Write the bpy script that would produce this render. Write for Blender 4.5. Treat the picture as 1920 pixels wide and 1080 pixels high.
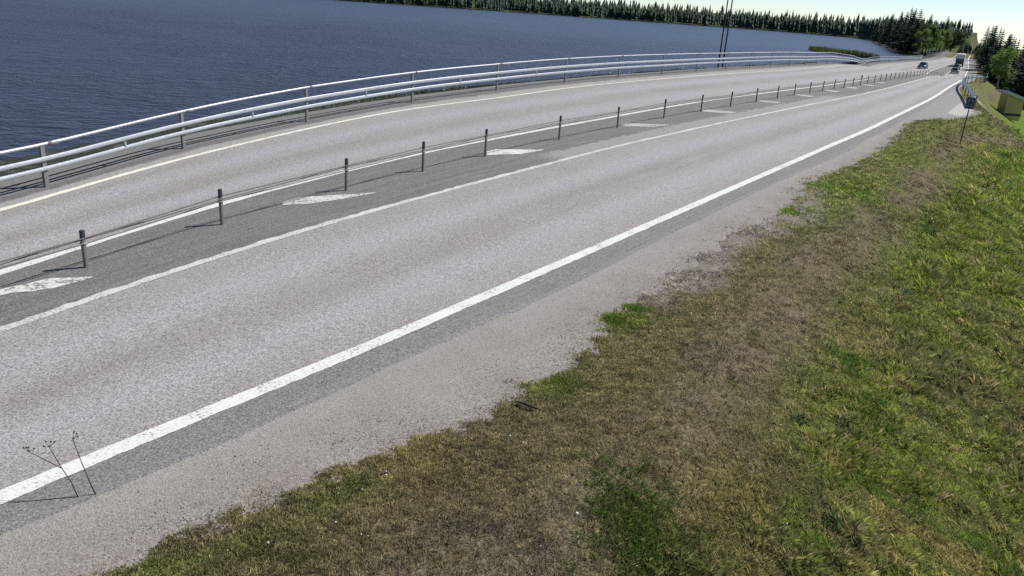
import bpy, math, random
import numpy as np
from mathutils import Vector, Matrix

random.seed(7)
rng = np.random.default_rng(7)
scene = bpy.context.scene
for o in list(bpy.data.objects):
    bpy.data.objects.remove(o)
col = scene.collection

# ------------------------------------------------------------------ camera
CAM_H = 4.5
PITCH, ROLL = 0.34286, 0.07
cam_data = bpy.data.cameras.new('camera')
cam_data.sensor_width = 36.0
cam_data.lens = 1480.0 / 1920.0 * 36.0
cam_data.clip_start = 0.1
cam_data.clip_end = 8000.0
cam = bpy.data.objects.new('camera', cam_data)
col.objects.link(cam)
_c, _s, _cr, _sr = math.cos(PITCH), math.sin(PITCH), math.cos(ROLL), math.sin(ROLL)
_f = Vector((0, _c, -_s)); _u = Vector((0, _s, _c)); _x = Vector((1, 0, 0))
_R = _x * _cr + _u * _sr; _U = _u * _cr - _x * _sr
M = Matrix((( _R.x, _U.x, -_f.x, 0), (_R.y, _U.y, -_f.y, 0), (_R.z, _U.z, -_f.z, CAM_H), (0, 0, 0, 1)))
cam.matrix_world = M
scene.camera = cam

# ------------------------------------------------------------------ world, sun, exposure
SUN_EL, SUN_AZ = math.radians(47.0), math.radians(61.0)      # azimuth from +Y towards +X
world = bpy.data.worlds.new('World')
scene.world = world
world.use_nodes = True
wn = world.node_tree.nodes; wl = world.node_tree.links
wn.clear()
sky = wn.new('ShaderNodeTexSky'); sky.sky_type = 'NISHITA'; sky.sun_disc = False
sky.sun_elevation = SUN_EL; sky.sun_rotation = SUN_AZ
sky.altitude = 1200.0; sky.air_density = 0.8; sky.dust_density = 0.1; sky.ozone_density = 1.6
bg = wn.new('ShaderNodeBackground'); bg.inputs['Strength'].default_value = 0.065
wo = wn.new('ShaderNodeOutputWorld')
wl.new(sky.outputs[0], bg.inputs[0]); wl.new(bg.outputs[0], wo.inputs[0])
sun_data = bpy.data.lights.new('sun', 'SUN'); sun_data.energy = 4.4; sun_data.angle = math.radians(0.5)
sun_data.color = (1.0, 0.965, 0.91)
sun = bpy.data.objects.new('sun', sun_data); col.objects.link(sun)
sdir = Vector((math.sin(SUN_AZ) * math.cos(SUN_EL), math.cos(SUN_AZ) * math.cos(SUN_EL), math.sin(SUN_EL)))
sun.rotation_euler = sdir.to_track_quat('Z', 'Y').to_euler()
sun.location = sdir * 60
scene.view_settings.view_transform = 'Standard'
scene.view_settings.look = 'None'
scene.view_settings.exposure = 0.74
scene.view_settings.gamma = 1.0
scene.view_settings.use_curve_mapping = False
scene.render.engine = 'CYCLES'
scene.cycles.use_denoising = False
scene.cycles.max_bounces = 5
scene.render.filter_size = 1.05
scene.cycles.sample_clamp_direct = 4.0
scene.cycles.sample_clamp_indirect = 3.0

# ------------------------------------------------------------------ numeric helpers
def _tab(xs, ys):
    X = np.linspace(-200, 1200, 2801); Z = np.interp(X, xs, ys)
    k = np.hanning(41); k /= k.sum()
    return X, np.convolve(np.pad(Z, 20, mode='edge'), k, 'valid')
_A = _tab([-50, 0, 12, 40, 70, 105, 3000], [0, 0, 0, .6, .4, 0, 0])
_B = _tab([-200, 75, 100, 140, 165, 190, 230, 300, 345, 440, 3000], [0, 0, -.35, -1.9, -3.2, -2.95, -2.5, -1.7, -1.4, -11.0, -60.0])
def grade(X, Y):                       # height of the carriageway: a slight crest, then a dip
    X = np.asarray(X, float); Y = np.asarray(Y, float)
    return np.interp(Y, *_A) + np.interp(.4 * Y + 1.2 * X, *_B)

def hash2(i, j, seed):
    h = (i.astype(np.int64) * 374761393 + j.astype(np.int64) * 668265263 + seed * 974711) & 0xffffffff
    h = ((h ^ (h >> 13)) * 1274126177) & 0xffffffff
    return ((h ^ (h >> 16)) & 0xffff) / 65535.0
def vnoise(x, y, scale, seed=0):
    x = np.asarray(x) / scale; y = np.asarray(y) / scale
    i = np.floor(x); j = np.floor(y); u = x - i; v = y - j
    u = u * u * (3 - 2 * u); v = v * v * (3 - 2 * v)
    a = hash2(i, j, seed); b = hash2(i + 1, j, seed); c = hash2(i, j + 1, seed); d = hash2(i + 1, j + 1, seed)
    return (a * (1 - u) + b * u) * (1 - v) + (c * (1 - u) + d * u) * v
def fbm(x, y, scale, seed=0, octs=3):
    t = 0; w = 0
    for o in range(octs):
        t = t + vnoise(x, y, scale / 2 ** o, seed + o * 17) / 2 ** o; w += 1 / 2 ** o
    return t / w
def sstep(a, b, x):
    t = np.clip((x - a) / (b - a), 0, 1); return t * t * (3 - 2 * t)

def spline(pts, step=0.25):
    """smooth dense polyline through the points (Catmull-Rom, centripetal)"""
    P = np.array(pts, float)
    P = np.vstack([2 * P[0] - P[1], P, 2 * P[-1] - P[-2]])
    out = []
    for i in range(1, len(P) - 2):
        p0, p1, p2, p3 = P[i - 1:i + 3]
        d = lambda a, b: max(np.hypot(*(b - a)) ** .5, 1e-4)
        t0 = 0; t1 = t0 + d(p0, p1); t2 = t1 + d(p1, p2); t3 = t2 + d(p2, p3)
        n = max(2, int(np.hypot(*(p2 - p1)) / step))
        t = np.linspace(t1, t2, n, endpoint=False)[:, None]
        A1 = (t1 - t) / (t1 - t0) * p0 + (t - t0) / (t1 - t0) * p1
        A2 = (t2 - t) / (t2 - t1) * p1 + (t - t1) / (t2 - t1) * p2
        A3 = (t3 - t) / (t3 - t2) * p2 + (t - t2) / (t3 - t2) * p3
        B1 = (t2 - t) / (t2 - t0) * A1 + (t - t0) / (t2 - t0) * A2
        B2 = (t3 - t) / (t3 - t1) * A2 + (t - t1) / (t3 - t1) * A3
        out.append((t2 - t) / (t2 - t1) * B1 + (t - t1) / (t2 - t1) * B2)
    out.append(P[-2][None]); return np.vstack(out)
def smooth(P, n):
    k = np.hanning(2 * n + 3)[1:-1]; k /= k.sum()
    Q = np.vstack([2 * P[0] - P[n:0:-1], P, 2 * P[-1] - P[-2:-n - 2:-1]])
    return np.stack([np.convolve(Q[:, i], k, 'valid') for i in (0, 1)], 1)
def arc(P):
    return np.concatenate([[0], np.cumsum(np.hypot(*np.diff(P, axis=0).T))])
def sample(P, s):
    a = arc(P); return np.stack([np.interp(s, a, P[:, 0]), np.interp(s, a, P[:, 1])], -1)
def tangents(P):
    T = np.gradient(P, axis=0); return T / np.maximum(np.hypot(T[:, 0], T[:, 1]), 1e-9)[:, None]
def offset(P, d):                      # to the right of the direction of travel
    T = tangents(P); return P + np.stack([T[:, 1], -T[:, 0]], 1) * d
def extend(pts, back=(-.46, -.888), bl=45., fwd=(.475, .88), fl=110.):
    P = [np.array(p[:2], float) for p in pts]
    d0 = P[0] - P[1]; d0 /= np.hypot(*d0); b = np.array(back)
    pre = []; q = P[0].copy(); n = 12
    for i in range(n):
        w = min(1, (i + 1) / 4); d = d0 * (1 - w) + b * w; d /= np.hypot(*d); q = q + d * bl / n; pre.append(q.copy())
    post = []; q = P[-1].copy(); d1 = P[-1] - P[-2]; d1 /= np.hypot(*d1); f = np.array(fwd)
    for i in range(8):
        w = min(1, (i + 1) / 3); d = d1 * (1 - w) + f * w; d /= np.hypot(*d); q = q + d * fl / 8; post.append(q.copy())
    return pre[::-1] + P + post
def sdist(X, Y, P):
    """signed distance to polyline, positive on its right; X,Y flat arrays"""
    best = np.full(X.shape, 1e18); sg = np.ones(X.shape)
    A = P[:-1]; D = P[1:] - P[:-1]
    for a, d in zip(A, D):
        L2 = d @ d
        if L2 < 1e-9: continue
        t = np.clip(((X - a[0]) * d[0] + (Y - a[1]) * d[1]) / L2, 0, 1)
        dx = X - a[0] - t * d[0]; dy = Y - a[1] - t * d[1]; q = dx * dx + dy * dy
        m = q < best
        best = np.where(m, q, best)
        sg = np.where(m, np.where(dx * d[1] - dy * d[0] > 0, 1., -1.), sg)
    return np.sqrt(best) * sg

# ------------------------------------------------------------------ survey lines of the road (metres)
E_ = [(-4.5, 6.0), (-3.55, 7.41), (-1.48, 10.42), (-.81, 11.47), (.75, 13.81), (3.97, 18.63), (10.81, 28.78), (15.61, 35.91), (24.78, 50.73), (32.92, 64.69), (50.1, 95.3), (93.9, 177.07), (105.25, 198.05), (118.74, 223.77), (138.02, 260.89)]
C1_ = [(-6.72, 9.49), (-5.93, 11.37), (-4.75, 13.83), (-2.57, 17.58), (1.0, 23.18), (3.23, 26.57), (7.23, 32.17), (13.98, 41.59), (24.73, 58.13), (36.63, 77.9), (92.52, 181.66), (104.75, 202.61), (118.27, 227.37), (134.55, 258.03), (152.76, 292.52)]
C2_ = [(-8.03, 11.55), (-7.39, 13.6), (-5.92, 17.37), (-2.91, 23.19), (-.36, 27.18), (3.68, 33.21), (9.89, 42.46), (15.09, 50.23), (28.79, 71.12), (48.33, 105.21), (90.0, 184.5), (109.0, 215.6), (127.92, 247.88), (158.22, 304.26)]
L_ = [(-10.1, 14.81), (-9.32, 18.43), (-7.86, 23.28), (-5.09, 30.25), (-.63, 37.7), (3.71, 45.99), (12.31, 60.66), (29.66, 88.47), (80.45, 188.02), (95.2, 209.02), (109.5, 227.), (128.0, 253.19), (148.0, 288.72), (175.35, 338.06)]
A_ = [(-4.19, 5.5), (-3.91, 5.84), (-3.55, 6.36), (-2.92, 7.15), (-1.98, 8.57), (-.91, 10.14), (.75, 12.47), (3.69, 17.06), (6.94, 21.91), (11.78, 28.83), (14.42, 32.97), (16.7, 36.39), (20.53, 42.6), (30.0, 58.78), (38.6, 73.2), (51.6, 96.0), (95.52, 176.0), (107.19, 197.5), (121.02, 224.), (141.04, 262.5)]
GE_ = [(-3.35, 4.83), (-3.17, 5.09), (-2.87, 5.46), (-2.62, 5.69), (-2.23, 6.17), (-1.59, 6.83), (-1.16, 7.43), (-.44, 7.85), (.13, 8.73), (.93, 9.73), (1.22, 10.51), (1.3, 10.84), (1.54, 11.67), (2.08, 12.41), (3.2, 14.31), (4.92, 17.24), (6.65, 19.54), (8.44, 22.82), (10.28, 25.29), (12.72, 28.78), (14.95, 32.32), (16.83, 35.71), (19.0, 39.4)]
G_ = [(-10.29, 16.78), (-9.3, 21.59), (-7.36, 27.08), (-4.68, 33.29), (-1.41, 39.44), (2.19, 46.52), (6.02, 53.93), (9.95, 60.57), (13.86, 67.5), (17.87, 74.35), (21.88, 81.34), (25.76, 87.67), (29.9, 94.5), (34.2, 102.03), (38.24, 109.75), (43.33, 118.9), (76.0, 188.0), (86.31, 206.37), (96.33, 218.7), (103.93, 228.), (111.68, 237.4)]
GH_Y = [0, 16.8, 21.6, 27, 33.3, 39.4, 46.5, 60, 75, 90, 110, 160, 210, 240]
GH_H = [.9, .92, 1.0, 1.14, 1.2, 1.25, 1.32, 1.4, 1.41, 1.48, 1.52, 1.6, 1.4, 1.1]
CP_ = [(-6.95, 12.08), (-5.78, 14.93), (-4.07, 18.26), (-2.59, 20.83), (-1.07, 23.36), (1.24, 26.99), (3.57, 30.43), (5.86, 33.77), (8.03, 36.81), (10.03, 39.6), (12.12, 42.72), (14.18, 45.9), (16.1, 48.95), (18.08, 52.07), (19.7, 54.37), (21.54, 57.34), (22.96, 59.28), (24.61, 61.91), (26.12, 64.25), (27.57, 66.48), (29.09, 68.83), (30.61, 71.27), (31.97, 73.38), (33.37, 75.62), (34.83, 78.08), (36.21, 80.27), (37.7, 82.76), (39.42, 85.74), (41.86, 90.21), (44.01, 93.96), (46.3, 98.1), (48.9, 102.9), (51.9, 108.4), (55.2, 114.5), (59., 121.5), (63.4, 129.6), (68.4, 138.8), (74, 149.2), (80, 160.), (86, 171.)]
CP_H = [.62, .7, .75, .78, .79, .79, .77, .79, .74, .7, .7, .69, .67, .65, .65, .63, .62, .62]
TURN = [(19.0, 39.4), (20.95, 40.5), (22.99, 42.3), (24.6, 44.2), (26.4, 48.0), (28.3, 52.3), (31.5, 59.0), (36.6, 69.5), (44.2, 83.6)]

lineE = smooth(spline(extend(E_)), 8); lineC1 = smooth(spline(extend(C1_)), 8); lineC2 = smooth(spline(extend(C2_)), 8)
lineL = smooth(spline(extend(L_)), 10); lineA = smooth(spline(extend(A_)), 4); lineG = smooth(spline(extend(G_, fl=8.)), 10)
lineCP = smooth(spline(extend(CP_)), 6)
lineGE = spline(extend(GE_, fl=.2)[:-8])
turnE = spline(TURN)
farA = lineA[(lineA[:, 1] > 84.5)]
def thin(P):
    r = np.hypot(P[:, 0], P[:, 1]); k = np.where(r < 25, 3, np.where(r < 60, 8, 24)); i = np.arange(len(P)); return P[(i % k == 0) | (i == len(P) - 1)]
edgeR = thin(np.vstack([lineGE[:-1], turnE, offset(farA, 1.6)]))      # where the right-hand bank begins
lineGx = smooth(spline(extend(G_, fl=130.)), 10)
edgeL = thin(offset(lineGx, -1.15))                                    # where the lake bank begins
SHORE = np.array([(118, 262), (126, 277), (134, 292), (137.6, 303), (150, 340), (175.7, 411), (205, 490), (240, 580), (283, 698), (330, 850), (290, 980), (180, 1030), (0, 1060), (-300, 1000), (-900, 900), (-1600, 400), (-4200, -800)], float)
LAKE_Z = -3.3

def land(X, Y, full=False):
    sh = np.shape(X); X = np.ravel(np.asarray(X, float)); Y = np.ravel(np.asarray(Y, float))
    dr = sdist(X, Y, edgeR); dl = -sdist(X, Y, edgeL)
    z0 = grade(X, Y)
    r = np.hypot(X, Y)
    d = np.maximum(dr, 0)
    fl = 1.6 - 1.45 * sstep(33, 42, Y)               # width of the level verge before the bank
    sl = .36 + .24 * sstep(36, 46, Y)
    bank = np.where(d < fl, .03 * d, .03 * fl + sl * (d - fl)); bank = np.where(d > 9, .03 * fl + sl * (9 - fl) + .1 * (d - 9), bank)
    bank = np.minimum(bank, 5.4)
    bump = (fbm(X, Y, 2.2, 5) - .5) * .22 * sstep(.3, 3, dr) + (fbm(X, Y, .45, 9, 3) - .5) * (.06 + .13 * sstep(2.4, 3.6, dr)) * sstep(.0, .8, dr) * (r < 80)
    bump += (fbm(X, Y, 30., 31) - .5) * 2. * sstep(20, 60, dr)
    q = np.maximum(dl, 0)
    bl = np.where(q < 3.5, .16 * q, .56 + .55 * (q - 3.5)); bl = np.minimum(bl, 7.)
    rise = sstep(-.12, .3, dr + (fbm(X, Y, .22, 61, 2) - .5) * .5) * .05
    z = z0 - .035 + rise - np.where(dr > 0, bank - bump, 0) - np.where(dl > 0, bl - (fbm(X, Y, 1.3, 77) - .5) * .2 * sstep(0, 1., dl), 0)
    dsh = -sdist(X, Y, SHORE)                         # beyond the far shore: land on the right of the line
    dsh = -dsh
    far = LAKE_Z + np.clip(dsh * .07, -3, 1.6) + np.clip((dsh - 25) * .05, 0, 16) + (fbm(X, Y, 60, 41) - .5) * 3 * sstep(10, 60, dsh)
    z = np.where((dl > 6) & (dsh > -40), np.maximum(z, far), z)
    z = np.where(dl > 2, np.maximum(z, -7.5), z)
    if full: return z.reshape(sh), dr.reshape(sh), dl.reshape(sh), dsh.reshape(sh)
    return z.reshape(sh)
def zland(x, y): return float(land(np.array([x]), np.array([y]))[0])

# ------------------------------------------------------------------ mesh helpers
def link(o, parent=None):
    col.objects.link(o)
    if parent is not None: o.parent = parent
    return o
def mesh_obj(name, V, F, mat, parent=None, smooth_=False, attrs=None):
    me = bpy.data.meshes.new(name)
    V = np.asarray(V, np.float32)
    if isinstance(F, np.ndarray) and F.ndim == 2:
        k = F.shape[1]; n = len(F)
        me.vertices.add(len(V)); me.vertices.foreach_set('co', V.ravel())
        me.loops.add(n * k); me.loops.foreach_set('vertex_index', F.astype(np.int32).ravel())
        me.polygons.add(n); me.polygons.foreach_set('loop_start', np.arange(0, n * k, k, dtype=np.int32))
        me.update(calc_edges=True)
    else:
        me.from_pydata([tuple(map(float, v)) for v in V], [], [tuple(map(int, f)) for f in F]); me.update()
    if smooth_: me.polygons.foreach_set('use_smooth', np.ones(len(me.polygons), bool))
    for k_, (tp, data) in (attrs or {}).items():
        a = me.attributes.new(k_, tp, 'POINT')
        a.data.foreach_set('color' if tp == 'FLOAT_COLOR' else 'value', np.asarray(data, np.float32).ravel())
    me.materials.append(mat)
    return link(bpy.data.objects.new(name, me), parent)
def empty(name, loc=(0, 0, 0), rz=0.):
    o = bpy.data.objects.new(name, None); o.empty_display_size = .2
    o.location = loc; o.rotation_euler = (0, 0, rz); return link(o)
def tag(o, label=None, cat=None, group=None, kind=None):
    if label: o['label'] = label
    if cat: o['category'] = cat
    if group: o['group'] = group
    if kind: o['kind'] = kind
    return o
def copy_tree(o, parent=None):
    c = o.copy(); col.objects.link(c); c.parent = parent
    for ch in list(o.children): copy_tree(ch, c)
    return c
class MB:
    def __init__(s): s.V = []; s.F = []
    def add(s, V, F):
        b = len(s.V); s.V += [tuple(v) for v in V]; s.F += [tuple(i + b for i in f) for f in F]; return s
    def box(s, c, d, rz=0., taper=1.0):
        x, y, z = d[0] / 2, d[1] / 2, d[2] / 2; ca, sa = math.cos(rz), math.sin(rz); V = []
        for k, t in ((-1, 1.), (1, taper)):
            for i, j in ((-1, -1), (1, -1), (1, 1), (-1, 1)):
                px, py = i * x * t, j * y * t; V.append((c[0] + px * ca - py * sa, c[1] + px * sa + py * ca, c[2] + k * z))
        return s.add(V, [(0, 3, 2, 1), (4, 5, 6, 7), (0, 1, 5, 4), (1, 2, 6, 5), (2, 3, 7, 6), (3, 0, 4, 7)])
    def tube(s, pts, rad, n=8, caps=True):
        pts = [Vector(p) for p in pts]; rad = rad if isinstance(rad, (list, tuple)) else [rad] * len(pts)
        V = []
        for i, p in enumerate(pts):
            t = (pts[min(i + 1, len(pts) - 1)] - pts[max(i - 1, 0)]).normalized()
            a = t.orthogonal() if abs(t.z) > .9 else t.cross(Vector((0, 0, 1)))
            a.normalize(); b = t.cross(a)
            for k in range(n):
                w = 2 * math.pi * k / n; V.append(p + (a * math.cos(w) + b * math.sin(w)) * rad[i])
        F = [(i * n + k, i * n + (k + 1) % n, (i + 1) * n + (k + 1) % n, (i + 1) * n + k) for i in range(len(pts) - 1) for k in range(n)]
        if caps: F += [tuple(range(n))[::-1], tuple(range((len(pts) - 1) * n, len(pts) * n))]
        return s.add(V, F)
    def build(s, name, mat, parent=None, smooth_=False): return mesh_obj(name, s.V, s.F, mat, parent, smooth_)

# ------------------------------------------------------------------ materials
class NT:
    def __init__(s, name):
        s.m = bpy.data.materials.new(name); s.m.use_nodes = True; s.t = s.m.node_tree; s.t.nodes.clear()
        s.out = s.n('ShaderNodeOutputMaterial'); s.p = s.n('ShaderNodeBsdfPrincipled'); s.l(s.p.outputs[0], s.out.inputs['Surface'])
    def n(s, t, **kw):
        q = s.t.nodes.new(t)
        for k, v in kw.items(): setattr(q, k, v)
        return q
    def l(s, a, b): s.t.links.new(a, b)
    def set(s, inp, v):
        if hasattr(v, 'is_output') or isinstance(v, bpy.types.NodeSocket): s.l(v, inp)
        else: inp.default_value = v
    def math(s, op, a, b=0., clamp=False):
        q = s.n('ShaderNodeMath', operation=op, use_clamp=clamp); s.set(q.inputs[0], a); s.set(q.inputs[1], b); return q.outputs[0]
    def attr(s, name): return s.n('ShaderNodeAttribute', attribute_name=name)
    def noise(s, vec, scale, detail=3., rough=.55, dist=0.):
        q = s.n('ShaderNodeTexNoise'); s.l(vec, q.inputs['Vector']); q.inputs['Scale'].default_value = scale
        q.inputs['Detail'].default_value = detail; q.inputs['Roughness'].default_value = rough; q.inputs['Distortion'].default_value = dist
        return q.outputs['Fac']
    def ramp(s, fac, stops):
        q = s.n('ShaderNodeValToRGB'); s.l(fac, q.inputs[0]); e = q.color_ramp.elements
        while len(e) < len(stops): e.new(.5)
        for i, (p, c) in enumerate(stops): e[i].position = p; e[i].color = (c[0], c[1], c[2], 1) if not isinstance(c, float) else (c, c, c, 1)
        return q.outputs[0]
    def mix(s, fac, a, b, mode='MIX'):
        q = s.n('ShaderNodeMix', data_type='RGBA', blend_type=mode); s.set(q.inputs[0], fac)
        for i, v in ((6, a), (7, b)):
            if isinstance(v, tuple): q.inputs[i].default_value = (v[0], v[1], v[2], 1)
            else: s.l(v, q.inputs[i])
        return q.outputs[2]
    def mrange(s, v, a, b, c=0., d=1., smooth_=True):
        q = s.n('ShaderNodeMapRange', interpolation_type='SMOOTHSTEP' if smooth_ else 'LINEAR'); s.set(q.inputs[0], v)
        q.inputs[1].default_value = a; q.inputs[2].default_value = b; q.inputs[3].default_value = c; q.inputs[4].default_value = d; return q.outputs[0]
    def bump(s, h, strength, dist):
        q = s.n('ShaderNodeBump'); q.inputs['Strength'].default_value = strength; q.inputs['Distance'].default_value = dist
        s.l(h, q.inputs['Height']); s.l(q.outputs[0], s.p.inputs['Normal'])
    def obj(s): return s.n('ShaderNodeTexCoord').outputs['Object']
    def fin(s, color=None, rough=.8, metal=0., spec=.3):
        if color is not None:
            if isinstance(color, tuple): s.p.inputs['Base Color'].default_value = (*color, 1)
            else: s.l(color, s.p.inputs['Base Color'])
        s.set(s.p.inputs['Roughness'], rough); s.p.inputs['Metallic'].default_value = metal
        s.p.inputs['Specular IOR Level'].default_value = spec; return s.m
def plain(name, color, rough=.6, metal=0., spec=.4, var=.12, scale=6.):
    t = NT(name); o = t.obj(); nz = t.noise(o, scale, 4.)
    c = t.mix(nz, tuple(x * (1 - var) for x in color), tuple(min(1, x * (1 + var)) for x in color))
    return t.fin(c, rough, metal, spec)

def asphalt_grain(t, o):
    fine = t.noise(o, 85., 2., .6); mid = t.noise(o, 34., 2., .6)
    v = t.n('ShaderNodeTexVoronoi'); t.l(o, v.inputs['Vector']); v.inputs['Scale'].default_value = 75.
    g = t.math('ADD', t.math('ADD', t.math('MULTIPLY', fine, .3), t.math('MULTIPLY', mid, .56)), t.math('MULTIPLY', t.noise(o, 13., 2., .6), .14))
    return g, v.outputs['Distance'], v.outputs['Color']

def road_material():
    t = NT('asphalt'); o = t.obj()
    ac = t.attr('across').outputs['Fac']; al = t.attr('along').outputs['Fac']
    comb = t.n('ShaderNodeCombineXYZ'); t.l(t.math('MULTIPLY', al, .06), comb.inputs[0]); t.l(t.math('MULTIPLY', ac, 6.0), comb.inputs[1])
    streak = t.noise(comb.outputs[0], 1.0, 3., .55)
    comb2 = t.n('ShaderNodeCombineXYZ'); t.l(t.math('MULTIPLY', al, .35), comb2.inputs[0]); t.l(t.math('MULTIPLY', ac, 9.0), comb2.inputs[1])
    patch = t.noise(comb2.outputs[0], 1.0, 4., .6)
    big = t.noise(o, .55, 3., .5)
    # zones across: 0 outer edge, 1 guard, 2 left edge line, 3 inner line, 4 cable posts, 5 inner line, 6 edge line, 7 shoulder edge
    def band(a, b, w=.03):
        return t.math('MULTIPLY', t.mrange(ac, a - w, a + w), t.math('SUBTRACT', 1., t.mrange(ac, b - w, b + w)))
    lane = t.ramp(big, [(.25, (.218, .201, .191)), (.5, (.230, .215, .210)), (.75, (.239, .226, .229))])
    lane = t.mix(t.math('MULTIPLY', t.mrange(streak, .42, .75), .5), lane, (.180, .161, .147))
    # bluish worn wheel tracks
    wl_ = t.math('ADD', t.math('ADD', band(2.2, 2.38, .09), band(2.66, 2.84, .09)), t.math('ADD', band(5.2, 5.38, .09), band(5.66, 5.84, .09)))
    lane = t.mix(t.math('MULTIPLY', wl_, .8, True), lane, (.262, .254, .272))
    med = t.ramp(patch, [(.3, (.098, .094, .091)), (.55, (.124, .120, .116)), (.8, (.165, .158, .152))])
    c = t.mix(t.math('MULTIPLY', band(2.97, 5.0, .02), 1.), lane, med)
    # pale dusty overlay along the inner side of the near line, ragged edge
    rag = t.math('ADD', ac, t.math('MULTIPLY', t.math('SUBTRACT', t.noise(o, 3.2, 5., .65), .5), .55))
    dm = t.math('MULTIPLY', t.mrange(rag, 4.52, 4.57), t.math('SUBTRACT', 1., t.mrange(ac, 4.96, 5.02)))
    dz = t.math('MULTIPLY', t.mrange(al, 15.5, 17.), t.math('SUBTRACT', 1., t.mrange(al, 46., 52.)))
    c = t.mix(t.math('MULTIPLY', dm, t.math('MULTIPLY', dz, .9)), c, (.225, .215, .205))
    # near shoulder strip outside the edge line
    sh = t.ramp(patch, [(.3, (.125, .120, .119)), (.7, (.165, .158, .154))])
    c = t.mix(t.mrange(ac, 5.98, 6.02), c, sh)
    # far-left strip: pale dust beside the line, shadow line painted dark near the guardrail
    lf = t.mix(t.mrange(t.math('ADD', ac, t.math('MULTIPLY', t.math('SUBTRACT', t.noise(o, 1.6, 4., .6), .5), .5)), 1.25, 1.5), (.10, .094, .09), (.24, .228, .218))
    lf = t.mix(t.mrange(ac, .9, 1.02), (.13, .125, .12), lf)
    c = t.mix(t.math('SUBTRACT', 1., t.mrange(ac, 1.95, 2.02)), c, lf)
    # damp / oily streak lane centre
    oil = t.math('MULTIPLY', t.math('ADD', band(2.46, 2.58, .05), band(5.44, 5.6, .06)), t.mrange(patch, .3, .7))
    c = t.mix(t.math('MULTIPLY', oil, .25), c, (.125, .112, .1))
    g, vd, vc = asphalt_grain(t, o)
    c = t.mix(1., c, t.ramp(g, [(.34, .36), (.5, 1.0), (.66, 1.62)]), 'MULTIPLY')
    stone = t.n('ShaderNodeSeparateColor'); t.l(vc, stone.inputs[0])
    c = t.mix(t.math('MULTIPLY', t.mrange(stone.outputs[0], .86, .92), .4), c, (.30, .285, .285))
    c = t.mix(t.math('MULTIPLY', t.mrange(stone.outputs[1], .90, .93), .55), c, (.06, .055, .055))
    t.bump(t.math('ADD', g, t.math('MULTIPLY', vd, .6)), .55, .012)
    return t.fin(c, .9, 0., .25)
M_road = road_material()

def paint_material(name, color, worn, scale=22., line=False):
    t = NT(name); o = t.obj(); n1 = t.noise(o, scale, 4., .7); n2 = t.noise(o, 2.2, 3., .5)
    g, vd, vc = asphalt_grain(t, o)
    f = t.math('ADD', n1, t.math('MULTIPLY', t.math('SUBTRACT', n2, .5), .35))
    m = t.mrange(f, worn - .04, worn + .05)
    c = t.mix(m, t.mix(t.noise(o, 30., 2.), (.10, .096, .094), (.19, .18, .175)), t.mix(n2, tuple(x * .86 for x in color), color))
    c = t.mix(1., c, t.ramp(g, [(.25, .55), (.5, 1.), (.75, 1.25)]), 'MULTIPLY')
    t.bump(g, .4, .008); return t.fin(c, .75, 0., .3)
M_edge = paint_material('edge_line_paint', (.55, .55, .54), .39, 30.)
M_inner = paint_material('inner_line_paint', (.46, .45, .425), .40, 30.)
M_inner2 = paint_material('inner_line_paint_far', (.54, .53, .51), .38, 30.)
M_left = paint_material('left_line_paint', (.60, .57, .50), .38, 30.)
M_hatch = paint_material('hatch_paint_worn', (.50, .49, .47), .46, 16.)
M_hatch2 = paint_material('hatch_paint', (.52, .51, .49), .40, 16.)

M_hatch3 = paint_material('hatch_paint_faded', (.36, .35, .335), .43, 16.)

def gravel_material():
    t = NT('gravel'); o = t.obj(); big = t.noise(o, .8, 4., .6)
    v = t.n('ShaderNodeTexVoronoi'); t.l(o, v.inputs['Vector']); v.inputs['Scale'].default_value = 60.
    sp = t.n('ShaderNodeSeparateColor'); t.l(v.outputs['Color'], sp.inputs[0])
    c = t.ramp(big, [(.3, (.186, .168, .154)), (.55, (.218, .200, .186)), (.75, (.248, .232, .219))])
    w = t.attr('across').outputs['Fac']
    c = t.mix(t.math('MULTIPLY', t.math('SUBTRACT', 1., t.mrange(w, .05, .5)), .5), c, (.225, .21, .198))
    mot = t.noise(o, 55., 3., .65)
    c = t.mix(1., c, t.ramp(mot, [(.3, .6), (.5, 1.), (.7, 1.32)]), 'MULTIPLY')
    c = t.mix(t.math('MULTIPLY', t.math('MULTIPLY', t.mrange(w, .1, .8), t.mrange(sp.outputs[0], .6, .8)), .75), c, (.10, .083, .072))
    c = t.mix(t.math('MULTIPLY', t.mrange(sp.outputs[1], .86, .93), .4), c, (.33, .305, .285))
    t.bump(t.math('ADD', mot, t.math('MULTIPLY', v.outputs['Distance'], .8)), .5, .012)
    return t.fin(c, .95, 0., .15)
M_gravel = gravel_material()

def ground_material():
    t = NT('soil_and_turf'); o = t.obj()
    tint = t.attr('tint').outputs['Color']
    n1 = t.noise(o, 26., 4., .7); n2 = t.noise(o, 5., 4., .6)
    c = t.mix(1., tint, t.ramp(n1, [(.3, .3), (.5, 1.), (.72, 1.8)]), 'MULTIPLY')
    c = t.mix(1., c, t.ramp(n2, [(.3, .8), (.7, 1.2)]), 'MULTIPLY')
    t.bump(t.math('ADD', n1, t.math('MULTIPLY', n2, 1.2)), .8, .05)
    return t.fin(c, 1., 0., .05)
M_ground = ground_material()

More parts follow.
